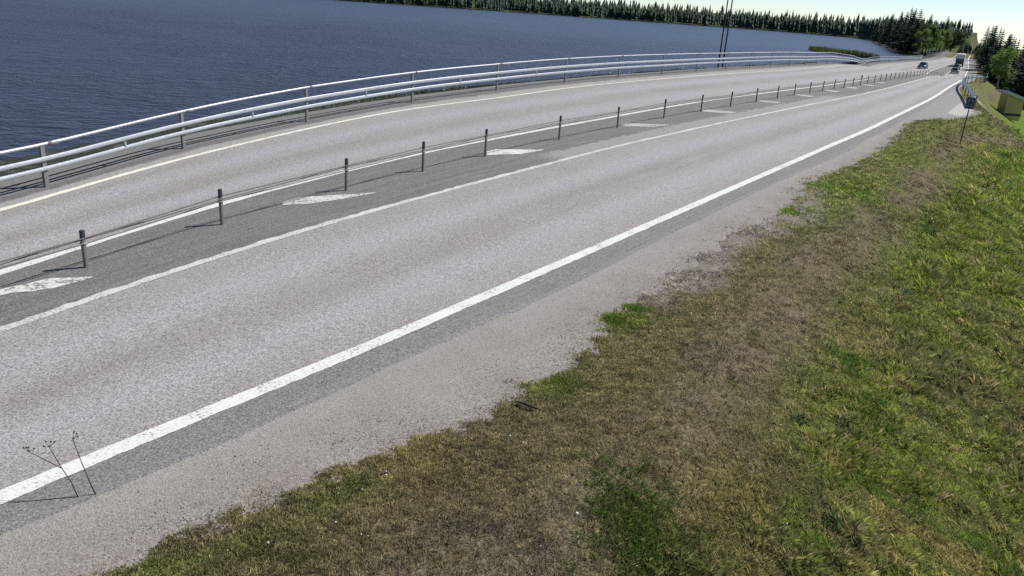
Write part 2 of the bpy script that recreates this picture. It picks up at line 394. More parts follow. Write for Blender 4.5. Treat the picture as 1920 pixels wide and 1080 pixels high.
def blade_material(name):
    t = NT(name); c = t.attr('tint').outputs['Color']
    t.l(c, t.p.inputs['Base Color']); t.p.inputs['Roughness'].default_value = .75; t.p.inputs['Specular IOR Level'].default_value = .2
    tr = t.n('ShaderNodeBsdfTranslucent'); t.l(c, tr.inputs['Color']); ad = t.n('ShaderNodeMixShader'); ad.inputs[0].default_value = .3
    t.l(t.p.outputs[0], ad.inputs[1]); t.l(tr.outputs[0], ad.inputs[2]); t.l(ad.outputs[0], t.out.inputs['Surface']); return t.m
M_blade = blade_material('grass_blades')

def water_material():
    t = NT('lake_water'); o = t.obj()
    mp = t.n('ShaderNodeMapping'); t.l(o, mp.inputs['Vector']); mp.inputs['Rotation'].default_value = (0, 0, .35); mp.inputs['Scale'].default_value = (.6, 1.15, 1.)
    n1 = t.noise(mp.outputs[0], .55, 4., .6, 1.0); n2 = t.noise(mp.outputs[0], 1.7, 2., .5, .4); n3 = t.noise(o, .03, 2., .5); n4 = t.noise(o, .02, 3., .6, 1.5)
    sp_ = t.n('ShaderNodeSeparateXYZ'); t.l(o, sp_.inputs[0]); calm = t.mrange(sp_.outputs[1], 90., 330., 1., .12)   # sheltered end of the lake
    c = t.mix(n3, (.015, .016, .034), (.021, .022, .044))
    h = t.math('MULTIPLY', t.math('ADD', t.math('MULTIPLY', n1, .8), t.math('MULTIPLY', n2, .3)), t.math('MULTIPLY', t.mrange(n4, .35, .65, .6, 1.15), calm))
    t.bump(h, .9, 1.3)
    t.p.inputs['IOR'].default_value = 1.333
    return t.fin(c, .33, 0., .38)
M_water = water_material()

def metal_material():
    t = NT('galvanised_steel'); o = t.obj(); n = t.noise(o, 14., 4., .6)
    c = t.mix(t.math('ADD', t.math('MULTIPLY', n, .5), t.math('MULTIPLY', t.noise(o, 1.1, 3., .6), .5)), (.30, .315, .34), (.50, .52, .55))
    return t.fin(c, t.mrange(n, .3, .7, .4, .5), .55, .5)
M_metal = metal_material()
M_gpost = plain('weathered_zinc_post', (.17, .17, .175), .6, .3)
M_postdark = plain('dark_post_steel', (.045, .045, .05), .55, .3)
M_postface = plain('worn_post_steel', (.16, .15, .145), .6, .2)
M_cable = plain('steel_cable', (.06, .06, .065), .5, .6)
M_collar = plain('cable_collar', (.42, .41, .40), .5, .4)
M_bark = plain('bark', (.085, .065, .05), .9, 0, .1, .4, 9.)
M_birchbark = plain('pale_bark', (.32, .30, .27), .8, 0, .1, .4, 7.)

# ------------------------------------------------------------------ ground sheet (polar grid round the camera, finer ahead and near)
def zone_tint(X, Y, dr, dl, dsh):
    n = fbm(X, Y, 1.6, 3); n2 = fbm(X, Y, .35, 8); n3 = fbm(X, Y, 6., 13); n4 = fbm(X, Y, .9, 21)
    C = np.zeros(X.shape + (3,))
    olive = np.array((.104, .095, .045)); brown = np.array((.102, .088, .050)); grey = np.array((.128, .110, .082))
    green = np.array((.098, .118, .024)); tan = np.array((.160, .136, .056)); lush = np.array((.058, .090, .016)); far = np.array((.088, .132, .020))
    C[:] = olive
    def lay(col_, w):
        nonlocal C
        w = np.clip(w, 0, 1)[..., None]; C = C * (1 - w) + col_ * w
    lay(brown, sstep(.45, .7, n))
    # trodden grey-brown strip along the brow of the bank
    brow = np.exp(-((dr - 2.05 - (n3 - .5) * 1.2) / .6) ** 2)
    lay(grey, brow * sstep(.30, .62, n4 * .6 + n2 * .4) * 1.0)
    lay(brown, brow * .45)
    # the slope: greener, with straw-coloured tufts
    slope = sstep(2.3, 3.4, dr + (n - .5) * 1.6)
    lay(green, slope * .85)
    lay(tan, slope * sstep(.48, .66, n * .55 + n2 * .45) * .75 * (1 - sstep(13, 20, np.hypot(X, Y))))
    lay(olive, slope * sstep(.52, .64, fbm(X, Y, 2.6, 23)) * .7)
    lay(lush, slope * sstep(.58, .72, fbm(X, Y, 1.1, 55)) * .9)
    lay(brown * .8, slope * sstep(.66, .78, fbm(X, Y, .8, 66)) * .5)
    rr = np.hypot(X, Y)
    lay(green, sstep(14, 24, rr) * sstep(-.4, 1., dr) * (.35 + .3 * n) * (1 - .75 * brow))
    lay(far, sstep(22, 42, rr) * sstep(3.0, 5.0, dr) * .9)
    # fringe of fresh grass where turf meets gravel
    fr = np.exp(-((dr - .28) / .3) ** 2) * sstep(.48, .62, fbm(X, Y, 1.3, 91))
    lay(green * .9, fr * .6)
    for (px, py, pr, cc, st) in ((1.5, 6.45, .42, lush * .72, .95), (1.62, 11.45, .38, green, .9), (8.95, 22.3, 2.0, green * 1.1, .8), (13.9, 28.9, 2.2, green, .7), (6.9, 19.6, .8, green, .7), (2.6, 7.3, .9, tan, .4), (-1.0, 7.1, .5, np.array((.15, .115, .04)), .4), (.55, 8.95, .3, green, .6)):
        lay(cc, np.exp(-(((X - px) ** 2 + (Y - py) ** 2) / pr ** 2) ** 1.3) * st * (.45 + .8 * n2))
    lay(np.array((.104, .087, .056)), brow * (.25 + .55 * sstep(.4, .6, n4)) * sstep(9, 13, rr))
    # stony, half-bare margin further along the verge
    sw = sstep(11.3, 13.5, Y) * (1 - sstep(19, 24, Y)); lay(np.array((.185, .163, .146)), sw * (1 - sstep(.35, 1.15, dr + (n4 - .5) * 1.1)) * .95)
    # lake bank
    bankc = np.array((.034, .043, .034)); rock = np.array((.115, .11, .105))
    lay(np.array((.135, .13, .125)), sstep(-3.5, -2.5, dl) * (dl < 30))
    lay(bankc, sstep(-.1, .5, dl + (n - .5) * 1.2)); lay(rock, sstep(.2, 1., dl) * sstep(.62, .7, n2) * .6)
    lay(np.array((.045, .065, .022)), sstep(0, 12, dsh) * (dl > 8))
    return C * (.82 + .36 * n2)[..., None]

th = np.concatenate([np.linspace(-math.pi, -1.0, 40, endpoint=False), np.linspace(-1.0, 1.05, 460, endpoint=False), np.linspace(1.05, math.pi, 40)])
rad = np.concatenate([[.4, 1.2, 2.2], np.exp(np.linspace(math.log(3.0), math.log(90), 330, endpoint=False)), np.exp(np.linspace(math.log(90), math.log(4500), 120))])
TH, RD = np.meshgrid(th, rad)
GX = RD * np.sin(TH); GYv = RD * np.cos(TH)
GZ, DR, DL, DSH = land(GX, GYv, True)
nr, nt = GX.shape
idx = np.arange(nr * nt).reshape(nr, nt)
F = np.stack([idx[:-1, :-1], idx[:-1, 1:], idx[1:, 1:], idx[1:, :-1]], -1).reshape(-1, 4)[:, ::-1]
tint = zone_tint(GX, GYv, DR, DL, DSH)
ground = mesh_obj('ground', np.stack([GX, GYv, GZ], -1).reshape(-1, 3), F, M_ground, smooth_=True,
                  attrs={'tint': ('FLOAT_COLOR', np.concatenate([tint.reshape(-1, 3), np.ones((nr * nt, 1))], 1))})
tag(ground, 'turf and soil bank falling away from the road', kind='structure')

# ------------------------------------------------------------------ lake
def build_lake():
    inner = offset(lineGx, -6.0)[::8]
    inner = inner[(inner[:, 1] > -60)]
    out = np.array([(-2500, -700), (-2400, 600), (-1200, 1250), (0, 1400), (450, 1250), (400, 850), (300, 690), (250, 575), (214, 486), (184, 408), (158, 337), (144, 301), (136, 285)], float)
    poly = np.vstack([inner, out[::-1]])
    V = [(p[0], p[1], LAKE_Z) for p in poly]
    import mathutils.geometry as mg
    tris = mg.tessellate_polygon([[Vector(v) for v in V]])
    o = mesh_obj('lake', V, [tuple(t) for t in tris], M_water)
    me = o.data
    if me.polygons[0].normal.z < 0: me.flip_normals()
    tag(o, 'dark blue rippled lake beyond the guardrail', kind='structure')
build_lake()

# ------------------------------------------------------------------ road
def stations():
    a = arc(lineC1); s = np.concatenate([np.arange(2, 80, .5), np.arange(80, 140, 1.), np.arange(140, a[-1] - 60, 3.)])
    return s
def cross(P, c, t, near=None):
    d = (P - c) @ t; k = np.where((d[:-1] <= 0) & (d[1:] > 0))[0]
    if len(k) == 0: return None
    best = None
    for i in k:
        u = d[i] / (d[i] - d[i + 1]); q = P[i] + u * (P[i + 1] - P[i]); e = np.hypot(*(q - c))
        if best is None or e < best[0]: best = (e, q)
    return best[1]
ref = smooth(lineC1, 60); refT = smooth(tangents(ref), 40); refA = arc(ref)
lines8 = [offset(lineGx, -1.2), lineGx, lineL, lineC2, lineCP, lineC1, lineE, lineA]
rows = []; alongs = []
for s in stations():
    c = sample(ref, s); t = np.array([np.interp(s, refA, refT[:, 0]), np.interp(s, refA, refT[:, 1])]); t /= np.hypot(*t)
    q = [cross(P, c, t) for P in lines8]
    if any(x is None for x in q): continue
    n = np.array([t[1], -t[0]]); o_ = [(x - c) @ n for x in q]
    for i in range(1, 8): o_[i] = max(o_[i], o_[i - 1] + .15)
    rows.append([c + n * v for v in o_]); alongs.append(s - np.interp(0, [0], [0]))
rows = np.array(rows); alongs = np.array(alongs)
k0 = int(np.argmin(np.hypot(rows[:, 5, 0] + 6.7, rows[:, 5, 1] - 9.5))); alongs = alongs - alongs[k0]
sub = 5; V = []; AC = []; AL = []
for r_, al in zip(rows, alongs):
    for i in range(7):
        for k in range(sub):
            u = k / sub; p = r_[i] * (1 - u) + r_[i + 1] * u; V.append(p); AC.append(i + u); AL.append(al)
    V.append(r_[7]); AC.append(7.); AL.append(al)
    V.append(r_[7] + (r_[7] - r_[6]) / np.hypot(*(r_[7] - r_[6])) * .05); AC.append(7.05); AL.append(al)
V = np.array(V); nc = 7 * sub + 2
Z = grade(V[:, 0], V[:, 1]); Z[nc - 1::nc] -= .08
# ragged outer edge of the asphalt
eg = (fbm(V[:, 0], V[:, 1], .5, 4) - .5) * .10; m_ = np.zeros(len(V), bool); m_[nc - 1::nc] = True; m_[nc - 2::nc] = True
V[m_, 0] += eg[m_] * .86; V[m_, 1] -= eg[m_] * .5
idx = np.arange(len(V)).reshape(len(rows), nc)
F = np.stack([idx[:-1, :-1], idx[:-1, 1:], idx[1:, 1:], idx[1:, :-1]], -1).reshape(-1, 4)
road = mesh_obj('road', np.column_stack([V, Z]), F, M_road, smooth_=True, attrs={'across': ('FLOAT', AC), 'along': ('FLOAT', AL)})
tag(road, 'grey asphalt road with a cable barrier down its middle', kind='structure')

def ribbon(name, P, w0, w1, dz, mat, jit=(0., 0.), step=.12, smin=None, smax=None, parent=None):
    a = arc(P); s = [];q = 0 if smin is None else smin; mx = a[-1] if smax is None else smax
    while q < mx:
        s.append(q); p = sample(P, q); q += min(max(step, step * np.hypot(*p) / 12), 1.5)
    s = np.array(s); Q = sample(P, s); T = np.stack([np.interp(s, a, tangents(P)[:, 0]), np.interp(s, a, tangents(P)[:, 1])], 1)
    N = np.stack([T[:, 1], -T[:, 0]], 1)
    j0 = (vnoise(s, s * 0, .09, 5) - .5) * jit[0] * 2; j1 = (vnoise(s, s * 0, .09, 6) - .5) * jit[1] * 2
    A0 = Q + N * (w0 + j0)[:, None]; A1 = Q + N * (w1 + j1)[:, None]
    V = np.concatenate([np.column_stack([A0, grade(A0[:, 0], A0[:, 1]) + dz]), np.column_stack([A1, grade(A1[:, 0], A1[:, 1]) + dz])])
    n = len(s); i = np.arange(n - 1); F = np.stack([i, i + n, i + n + 1, i + 1], -1)
    return mesh_obj(name, V, F, mat, parent)
road_lines = []
for nm, P, w0, w1, mt, jt, lb in (('edge_line', lineE, -.11, .11, M_edge, (.006, .012), 'bright white edge line beside the near gravel shoulder'),
                                  ('median_line', lineC1, -.10, .07, M_inner, (.035, .006), 'greyish ragged line between near lane and median'),
                                  ('median_line', lineC2, -.10, .10, M_inner2, (.012, .012), 'white line along the far side of the cable barrier'),
                                  ('edge_line', lineL, -.09, .07, M_left, (.01, .01), 'cream edge line below the lakeside guardrail')):
    o = ribbon(nm, P, w0, w1, .006, mt, jt, smax=arc(P)[-1] - 60)
    tag(o, lb, kind='structure'); road_lines.append(o)

HATCH = [[(-7.57, 10.47), (-7.61, 10.89), (-7.19, 11.48), (-6.7, 11.65), (-6.59, 11.68), (-6.92, 11.08), (-7.48, 10.69)],
         [(-5.16, 16.86), (-4.95, 17.35), (-3.54, 18.16), (-3.33, 18.27), (-4.0, 17.42), (-4.68, 16.81), (-5.09, 16.61)],
         [(-1.06, 24.1), (-.8, 24.54), (.74, 25.01), (-.04, 24.05), (-1.03, 23.54)], [(3.76, 31.2), (4.07, 31.73), (5.89, 32.12), (5.17, 31.3), (3.87, 30.87)],
         [(8.2, 37.3), (8.62, 37.79), (9.89, 37.53), (9.4, 36.86), (8.13, 36.83)], [(12.38, 43.39), (12.68, 43.97), (13.76, 43.61), (13.2, 42.77)],
         [(16.35, 49.61), (16.69, 50.2), (17.53, 49.47), (16.78, 48.46)], [(20.15, 55.36), (20.54, 56.05), (21.27, 55.35), (20.49, 54.21)],
         [(23.42, 60.29), (23.88, 61.1), (24.63, 60.58), (23.82, 59.3)], [(26.44, 64.95), (26.9, 65.68), (27.7, 65.34), (26.94, 64.09)], [(29.7, 70.18), (30.21, 70.97), (30.91, 70.67), (30.0, 69.16)]]
for i, h in enumerate(HATCH):
    P = np.array(h); c0 = P.mean(0)
    # densify with slightly uneven edges
    Q = []
    for a, b in zip(P, np.roll(P, -1, 0)):
        n = max(2, int(np.hypot(*(b - a)) / .12))
        for k in range(n):
            p = a + (b - a) * k / n; Q.append(p + rng.normal(0, .012, 2))
    Q = np.array(Q); cc = Q.mean(0)
    V = np.vstack([Q, cc]); Vz = np.column_stack([V, grade(V[:, 0], V[:, 1]) + .005])
    n = len(Q); ar = 0.5 * np.sum(Q[:, 0] * np.roll(Q[:, 1], -1) - np.roll(Q[:, 0], -1) * Q[:, 1])
    F = [((k, (k + 1) % n, n) if ar > 0 else ((k + 1) % n, k, n)) for k in range(n)]
    o = mesh_obj('hatch_marking', Vz, F, M_hatch2 if i == 2 else (M_hatch if i < 3 else M_hatch3))
    tag(o, 'white diagonal hatch stripe painted in the median', kind='structure')

# gravel shoulder between asphalt and turf
def build_shoulder():
    V = []; AC = []; n = 9
    aE = arc(lineGE); S = np.arange(1., aE[-1] - .01, .12)
    T = tangents(smooth(lineGE, 20)); Q = sample(lineGE, S)
    Pa = []
    A0 = offset(lineA, -.12)
    for q in Q:
        d = np.hypot(A0[:, 0] - q[0], A0[:, 1] - q[1]); Pa.append(A0[int(np.argmin(d))])
    Pa = np.array(Pa); Pa = smooth(Pa, 6)
    for i, (a, q) in enumerate(zip(Pa, Q)):
        w = q - a; L = np.hypot(*w); w = w / max(L, 1e-6)
        q2 = q + w * .6
        for k in range(n + 1):
            u = k / n; V.append((*(a * (1 - u) + q2 * u), u)); AC.append(u)
    V = np.array(V); Zb = grade(V[:, 0], V[:, 1]) - .012 + (fbm(V[:, 0], V[:, 1], .4, 2) - .5) * .02 * V[:, 2]
    Zb -= sstep(.9, 1., V[:, 2]) * .05
    idx = np.arange(len(V)).reshape(-1, n + 1)
    F = np.stack([idx[:-1, :-1], idx[:-1, 1:], idx[1:, 1:], idx[1:, :-1]], -1).reshape(-1, 4)
    o = mesh_obj('gravel_shoulder', np.column_stack([V[:, :2], Zb]), F, M_gravel, smooth_=True, attrs={'across': ('FLOAT', AC)})
    tag(o, 'pinkish grey gravel shoulder beside the asphalt', kind='structure')
build_shoulder()

# turnout (lay-by) asphalt and its pale slab
def flat_poly(name, pts, dz, mat, label, skirt=0.):
    P = np.array(pts, float); V = np.column_stack([P, grade(P[:, 0], P[:, 1]) + dz])
    import mathutils.geometry as mg
    tr = mg.tessellate_polygon([[Vector(v) for v in V]])
    o = mesh_obj(name, V, [tuple(t) for t in tr], mat)
    if sum(p.normal.z for p in o.data.polygons) < 0: o.data.flip_normals()
    tag(o, label, kind='structure'); return o
t_as = NT('turnout_asphalt'); _o = t_as.obj(); _g, _vd, _vc = asphalt_grain(t_as, _o)
_c = t_as.mix(t_as.noise(_o, .4, 4., .6), (.165, .155, .152), (.205, .195, .192)); _c = t_as.mix(1., _c, t_as.ramp(_g, [(.3, .65), (.7, 1.35)]), 'MULTIPLY')
M_turn = t_as.fin(_c, .9, 0., .2)
tl = [p for p in offset(lineA, -.1) if 39.5 < p[1] < 84][::6]
flat_poly('turnout', [tuple(p) for p in turnE[::3]] + [tuple(p) for p in tl[::-1]], -.008, M_turn, 'grey asphalt lay-by between the road and the side guardrail')
M_slab = plain('pale_concrete', (.30, .285, .27), .9, 0, .2, .1, 3.)
flat_poly('concrete_slab', [(22.94, 44.17), (30.17, 56.3), (28.6, 53.2), (26.9, 49.6), (25.2, 45.7), (22.95, 42.8)], -.003, M_slab, 'pale concrete slab in the corner of the lay-by')

# ------------------------------------------------------------------ lakeside guardrail
WPROF = [(.012, .0), (.0, .012), (.075, .055), (.082, .075), (.082, .095), (.07, .11), (.004, .138), (.0, .155), (.004, .172), (.07, .2), (.082, .215), (.082, .235), (.075, .255), (.0, .298), (.012, .31)]
def sweep(P3, N2, prof, scl, closed=False):
    """profile (out, up) along 3-D points; N2 = horizontal outward direction"""
    V = []; n = len(prof)
    for p, q, k in zip(P3, N2, scl):
        for o_, z_ in prof: V.append((p[0] + q[0] * o_, p[1] + q[1] * o_, p[2] + z_ * k))
    m = len(P3); F = [(i * n + k, (i + 1) * n + k, (i + 1) * n + (k + 1) % n, i * n + (k + 1) % n) for i in range(m - 1) for k in range(n if closed else n - 1)]
    return V, F
def ghh(y): return float(np.interp(y, GH_Y, GH_H))
def post_mesh(name, mat, w, d, h, lip=.018):
    """C-section steel post"""
    t = .008; b = MB()
    b.box((0, -d / 2 + t / 2, h / 2 - .15), (w, t, h + .3)); b.box((-w / 2 + t / 2, .0 + t / 2, h / 2 - .15), (t, d - t, h + .3 - .004)); b.box((w / 2 - t / 2, t / 2, h / 2 - .15), (t, d - t, h + .3 - .004))
    b.box((-w / 2 + t + lip / 2, d / 2 - t / 2, h / 2 - .15), (lip, t, h + .3 - .008)); b.box((w / 2 - t - lip / 2, d / 2 - t / 2, h / 2 - .15), (lip, t, h + .3 - .008))
    return b
def guardrail(name, label, posts, hs, P, wtop, tube=True, prof_scale=1., pw=.11, side=1.):
    root = empty(name, (posts[0][0], posts[0][1], float(grade(*posts[0])))); tag(root, label, 'guardrail')
    base = root.location.copy()
    T = tangents(smooth(P, 10))
    first = None
    for (x, y), h in zip(posts, hs):
        i = int(np.argmin(np.hypot(P[:, 0] - x, P[:, 1] - y))); rz = math.atan2(T[i, 1], T[i, 0]) - math.pi / 2
        z = float(grade(x, y)); hh = h if tube else h * .98
        if first is None:
            first = post_mesh('post', M_gpost, pw, .06, 1.).build('post', M_gpost, root); o = first
        else:
            o = first.copy(); col.objects.link(o); o.parent = root
        o.location = Vector((x, y, z)) - base; o.rotation_euler = (0, 0, rz + (math.pi / 2)); o.scale = (1, 1, hh)
    a = arc(P); s0 = a[int(np.argmin(np.hypot(*(P - np.array(posts[0])).T)))]; s1 = a[int(np.argmin(np.hypot(*(P - np.array(posts[-1])).T)))]
    S = np.linspace(s0 - (.3 if not tube else 25.), s1 + .3, int((s1 - s0) / .8)); Q = sample(P, S)
    TT = np.stack([np.interp(S, a, T[:, 0]), np.interp(S, a, T[:, 1])], 1); N = np.stack([TT[:, 1], -TT[:, 0]], 1) * side
    H = np.array([np.interp(y, [p[1] for p in posts], hs) for y in Q[:, 1]]); Z = grade(Q[:, 0], Q[:, 1])
    b0 = np.array(base)
    off_ = .055
    if tube:
        for f0, f1 in ((.622, .722), (.398, .492)):
            hr = f1 - f0; prof = [(0, 0), (.03, 0), (.04, .2 * hr), (.04, hr * .6), (.03, hr * .92), (.02, hr), (.0, hr)]
            V, F = sweep(np.column_stack([Q + N * .035, Z + H * f0]) - b0, N, prof, H, True); mesh_obj('rail_beam', V, F, M_metal, root)
    else:
        V, F = sweep(np.column_stack([Q + N * off_, Z + H * wtop - .31 * H * prof_scale]) - b0, N, WPROF, H * prof_scale)
        wb = mesh_obj('rail_beam', V, F, M_metal, root, True)
        sm = wb.modifiers.new('thickness', 'SOLIDIFY'); sm.thickness = .004
    if tube:
        C = [(math.cos(k * math.pi / 5) * .037, math.sin(k * math.pi / 5) * .037) for k in range(10)]
        V, F = sweep(np.column_stack([Q + N * .01, Z + H]) - b0, N, C, np.ones(len(Q)), True)
        mesh_obj('top_rail', V, F, M_metal, root, True)
        jn = None
        for (x, y), h in list(zip(posts, hs))[:16]:
            i = int(np.argmin(np.hypot(P[:, 0] - x, P[:, 1] - y))); t = T[i]; n = np.array([t[1], -t[0]])
            if jn is None:
                jn = MB().tube([(-.14, 0, 0), (.14, 0, 0)], .044, 10).build('joint_sleeve', M_gpost, root, True); o = jn
            else:
                o = jn.copy(); col.objects.link(o); o.parent = root
            o.location = Vector((P[i][0] + n[0] * .01 + t[0] * .3, P[i][1] + n[1] * .01 + t[1] * .3, float(grade(*P[i])) + h)) - base; o.rotation_euler = (0, 0, math.atan2(t[1], t[0]))
        br = None
        mids = [(tuple((np.array(a_) + np.array(b_)) / 2), ha) for a_, b_, ha in zip(posts[:-1], posts[1:], hs)][:14]
        for (x, y), h in mids:
            i = int(np.argmin(np.hypot(P[:, 0] - x, P[:, 1] - y))); t = T[i]; n = np.array([t[1], -t[0]])
            if br is None:
                br = MB().box((0, 0, 0), (.06, .05, .16)).build('bracket', M_metal, root); o = br
            else:
                o = br.copy(); col.objects.link(o); o.parent = root
            q_ = P[i]; x, y = q_; o.location = Vector((x + n[0] * .05, y + n[1] * .05, float(grade(x, y)) + h * .5475)) - base; o.scale = (1, 1, h); o.rotation_euler = (0, 0, math.atan2(t[1], t[0]) - math.pi / 2)
    return root
gp = [(-12.0, 8.2), (-11.05, 12.4)] + [p for p in G_ if p[1] < 115]
aG = arc(lineG); sG = aG[int(np.argmin(np.hypot(lineG[:, 0] - 38.24, lineG[:, 1] - 109.75)))]
while sG < aG[-1] - 3:
    sG += 8.; p = sample(lineG, sG); gp.append((float(p[0]), float(p[1])))
_snap = [tuple(lineG[int(np.argmin(np.hypot(lineG[:, 0] - x, lineG[:, 1] - y)))]) for x, y in gp]
guardrail('guardrail', 'long galvanised guardrail with tubular top rail along the lake', _snap, [ghh(p[1]) for p in _snap], lineG, .72)

rg = spline([(26.6, 48.3), (28.4, 52.0), (31.6, 58.6), (36.6, 69.0), (44.4, 83.2), (53.8, 97.5), (75.5, 136.), (97.2, 174.5), (108.9, 196.), (122.6, 222.)])
aR = arc(rg); rp = [tuple(sample(rg, s)) for s in np.arange(.2, aR[-1], 4.)]
guardrail('guardrail', 'plain steel guardrail curving round the lay-by on the grass side', rp, [.78] * len(rp), rg, 1.0, tube=False, prof_scale=1.25, side=-1.)

# ------------------------------------------------------------------ cable barrier down the median
def cable_barrier():
    root = empty('cable_barrier', (CP_[0][0], CP_[0][1], float(grade(*CP_[0])))); base = root.location.copy()
    tag(root, 'cable barrier with short dark posts down the middle of the road', 'barrier')
    pts = [(-8.9, 6.6), (-8.0, 9.3)] + CP_; hs = [.6, .6] + CP_H + [.62] * (len(CP_) - len(CP_H))
    P0 = np.array(pts); T = np.gradient(P0, axis=0)
    proto = None
    for k, ((x, y), h) in enumerate(zip(pts, hs)):
        rz = math.atan2(T[k, 1], T[k, 0])
        if proto is None:
            b = MB(); n = 10
            ring = [(math.copysign(abs(math.cos(w)) ** .6, math.cos(w)) * .038, math.copysign(abs(math.sin(w)) ** .6, math.sin(w)) * .03) for w in [2 * math.pi * i / n for i in range(n)]]
            V = [(a, c, z) for z in (-.2, 1.0) for a, c in ring]; F = [(i, (i + 1) % n, n + (i + 1) % n, n + i) for i in range(n)] + [tuple(range(n, 2 * n))]
            proto = b.add(V, F).build('post', M_postface, root)
            cap = MB(); V = [(a * 1.04, c * 1.06, z) for z in (.80, 1.012) for a, c in ring]; V += [(a * .6, c * .6, 1.022) for a, c in ring]
            F = [(i, (i + 1) % n, n + (i + 1) % n, n + i) for i in range(n)] + [(n + i, n + (i + 1) % n, 2 * n + (i + 1) % n, 2 * n + i) for i in range(n)] + [tuple(range(2 * n, 3 * n))]
            cap.add(V, F).build('cap', M_postdark, proto)
            cl = MB(); V = [(a * 1.35, c * 1.5, z) for z in (.655, .69) for a, c in ring]; F = [(i, (i + 1) % n, n + (i + 1) % n, n + i) for i in range(n)] + [tuple(range(n, 2 * n)), tuple(range(n))[::-1]]
            cl.add(V, F).build('collar', M_collar, proto)
            o = proto
        else:
            o = copy_tree(proto, root)
        o.location = Vector((x, y, float(grade(x, y)))) - base
        o.rotation_euler = (rng.normal(0, .012), rng.normal(0, .012), rz); o.scale = (1, 1, h)
        if k == 20:      # one post carries a marker reflector
            b = MB(); b.box((0, 0, 1.12), (.03, .16, .2), 0, .35); b.build('marker', M_postdark, o)
    hs_ = np.array(hs)
    for fr, sd in ((.80, .05), (.735, -.05), (.655, .05)):
        pp = []
        for k in range(len(pts)):
            t = T[k] / np.hypot(*T[k]); nrm = np.array([t[1], -t[0]]); sg = sd * (1 if k % 2 == 0 or k > 22 else -.9)
            x, y = P0[k] + nrm * sg * .75; z = float(grade(x, y)) + hs[k] * fr
            pp.append((x - base.x, y - base.y, z - base.z))
        MB().tube(pp, .0105, 6).build('cable', M_cable, root, True)
cable_barrier()

# ------------------------------------------------------------------ information sign seen from behind
M_signblue = plain('sign_back', (.085, .10, .17), .5, .1, .4, .15, 8.)
M_black = plain('black_paint', (.012, .012, .014), .5)
def road_sign():
    x, y = 18.94, 34.78; z = zland(x, y); root = empty('road_sign', (x, y, z), math.radians(-18))
    tag(root, 'small dark blue road sign on a slim pole beside the lay-by', 'sign')
    top = 2.12 - z
    MB().tube([(0, 0, -.3), (.0, 0, top - .1)], .022, 8).build('pole', M_black, root, True)
    b = MB(); b.box((0, .04, top - .24), (.27, .02, .43)); bd = b.build('board', M_signblue, root)
    f = MB()
    for dx in (-.145, .145): f.box((dx, .04, top - .24), (.025, .05, .47))
    for dz in (-.226, .226): f.box((0, .04, top - .24 + dz), (.26, .04, .022))
    f.build('frame', M_black, bd)
    c = MB(); c.box((0, .018, top - .14), (.2, .02, .025)); c.box((0, .018, top - .36), (.2, .02, .025)); c.build('clamp', M_metal, root)
road_sign()

# two slim poles behind the guardrail
for i, (px, py) in enumerate(((19.55, 84.6), (20.02, 84.7))):
    z = zland(px, py); b = MB(); b.tube([(0, 0, -.4), (0, 0, 4.4), (0, 0, 8.2)], [.075, .07, .06], 8)
    o = b.build('slim_pole', M_black, None, True); o.location = (px, py, z)
    tag(o, ('slim dark pole behind the guardrail, the one farther from the forest', 'slim dark pole behind the guardrail, the one nearer the forest')[i], 'pole', 'twin poles behind the guardrail')

# ------------------------------------------------------------------ vehicles
M_glass = NT('car_glass').fin((.012, .014, .018), .08, 0., .6)
M_tyre = plain('tyre_rubber', (.02, .02, .02), .8)
M_rim = plain('wheel_rim', (.35, .35, .36), .35, .8)
M_lamp = plain('headlamp_glass', (.75, .77, .8), .15, 0, .6)
M_tail = plain('tail_lamp', (.35, .02, .02), .3)
M_plate = plain('number_plate', (.7, .7, .68), .5)
def paint(name, c, r=.3):
    t = NT(name); t.p.inputs['Coat Weight'].default_value = .6; return t.fin(c, r, .2, .5)
def loft(prof, n=12):
    """prof: (y, half width, z bottom, z top) cross sections, rounded"""
    V = []
    for y, w, zb, zt in prof:
        for k in range(n):
            a = 2 * math.pi * (k + .5) / n; ca, sa = math.cos(a), math.sin(a)
            V.append((math.copysign(abs(ca) ** .45, ca) * w, y, (zb + zt) / 2 + math.copysign(abs(sa) ** .5, sa) * (zt - zb) / 2))
    m = len(prof); F = [(i * n + k, (i + 1) * n + k, (i + 1) * n + (k + 1) % n, i * n + (k + 1) % n) for i in range(m - 1) for k in range(n)]
    return V, F + [tuple(range(n)), tuple(range((m - 1) * n, m * n))[::-1]]
def wheel(root, x, y, r=.32, w=.22):
    ty = MB().tube([(-w / 2, 0, 0), (-w / 2 + .03, 0, 0), (w / 2 - .03, 0, 0), (w / 2, 0, 0)], [r * .9, r, r, r * .9], 16).build('wheel', M_tyre, root, True); ty.location = (x, y, r)
    MB().tube([(-w / 2 - .008, 0, 0), (w / 2 + .008, 0, 0)], r * .62, 12).build('rim', M_rim, ty, True)
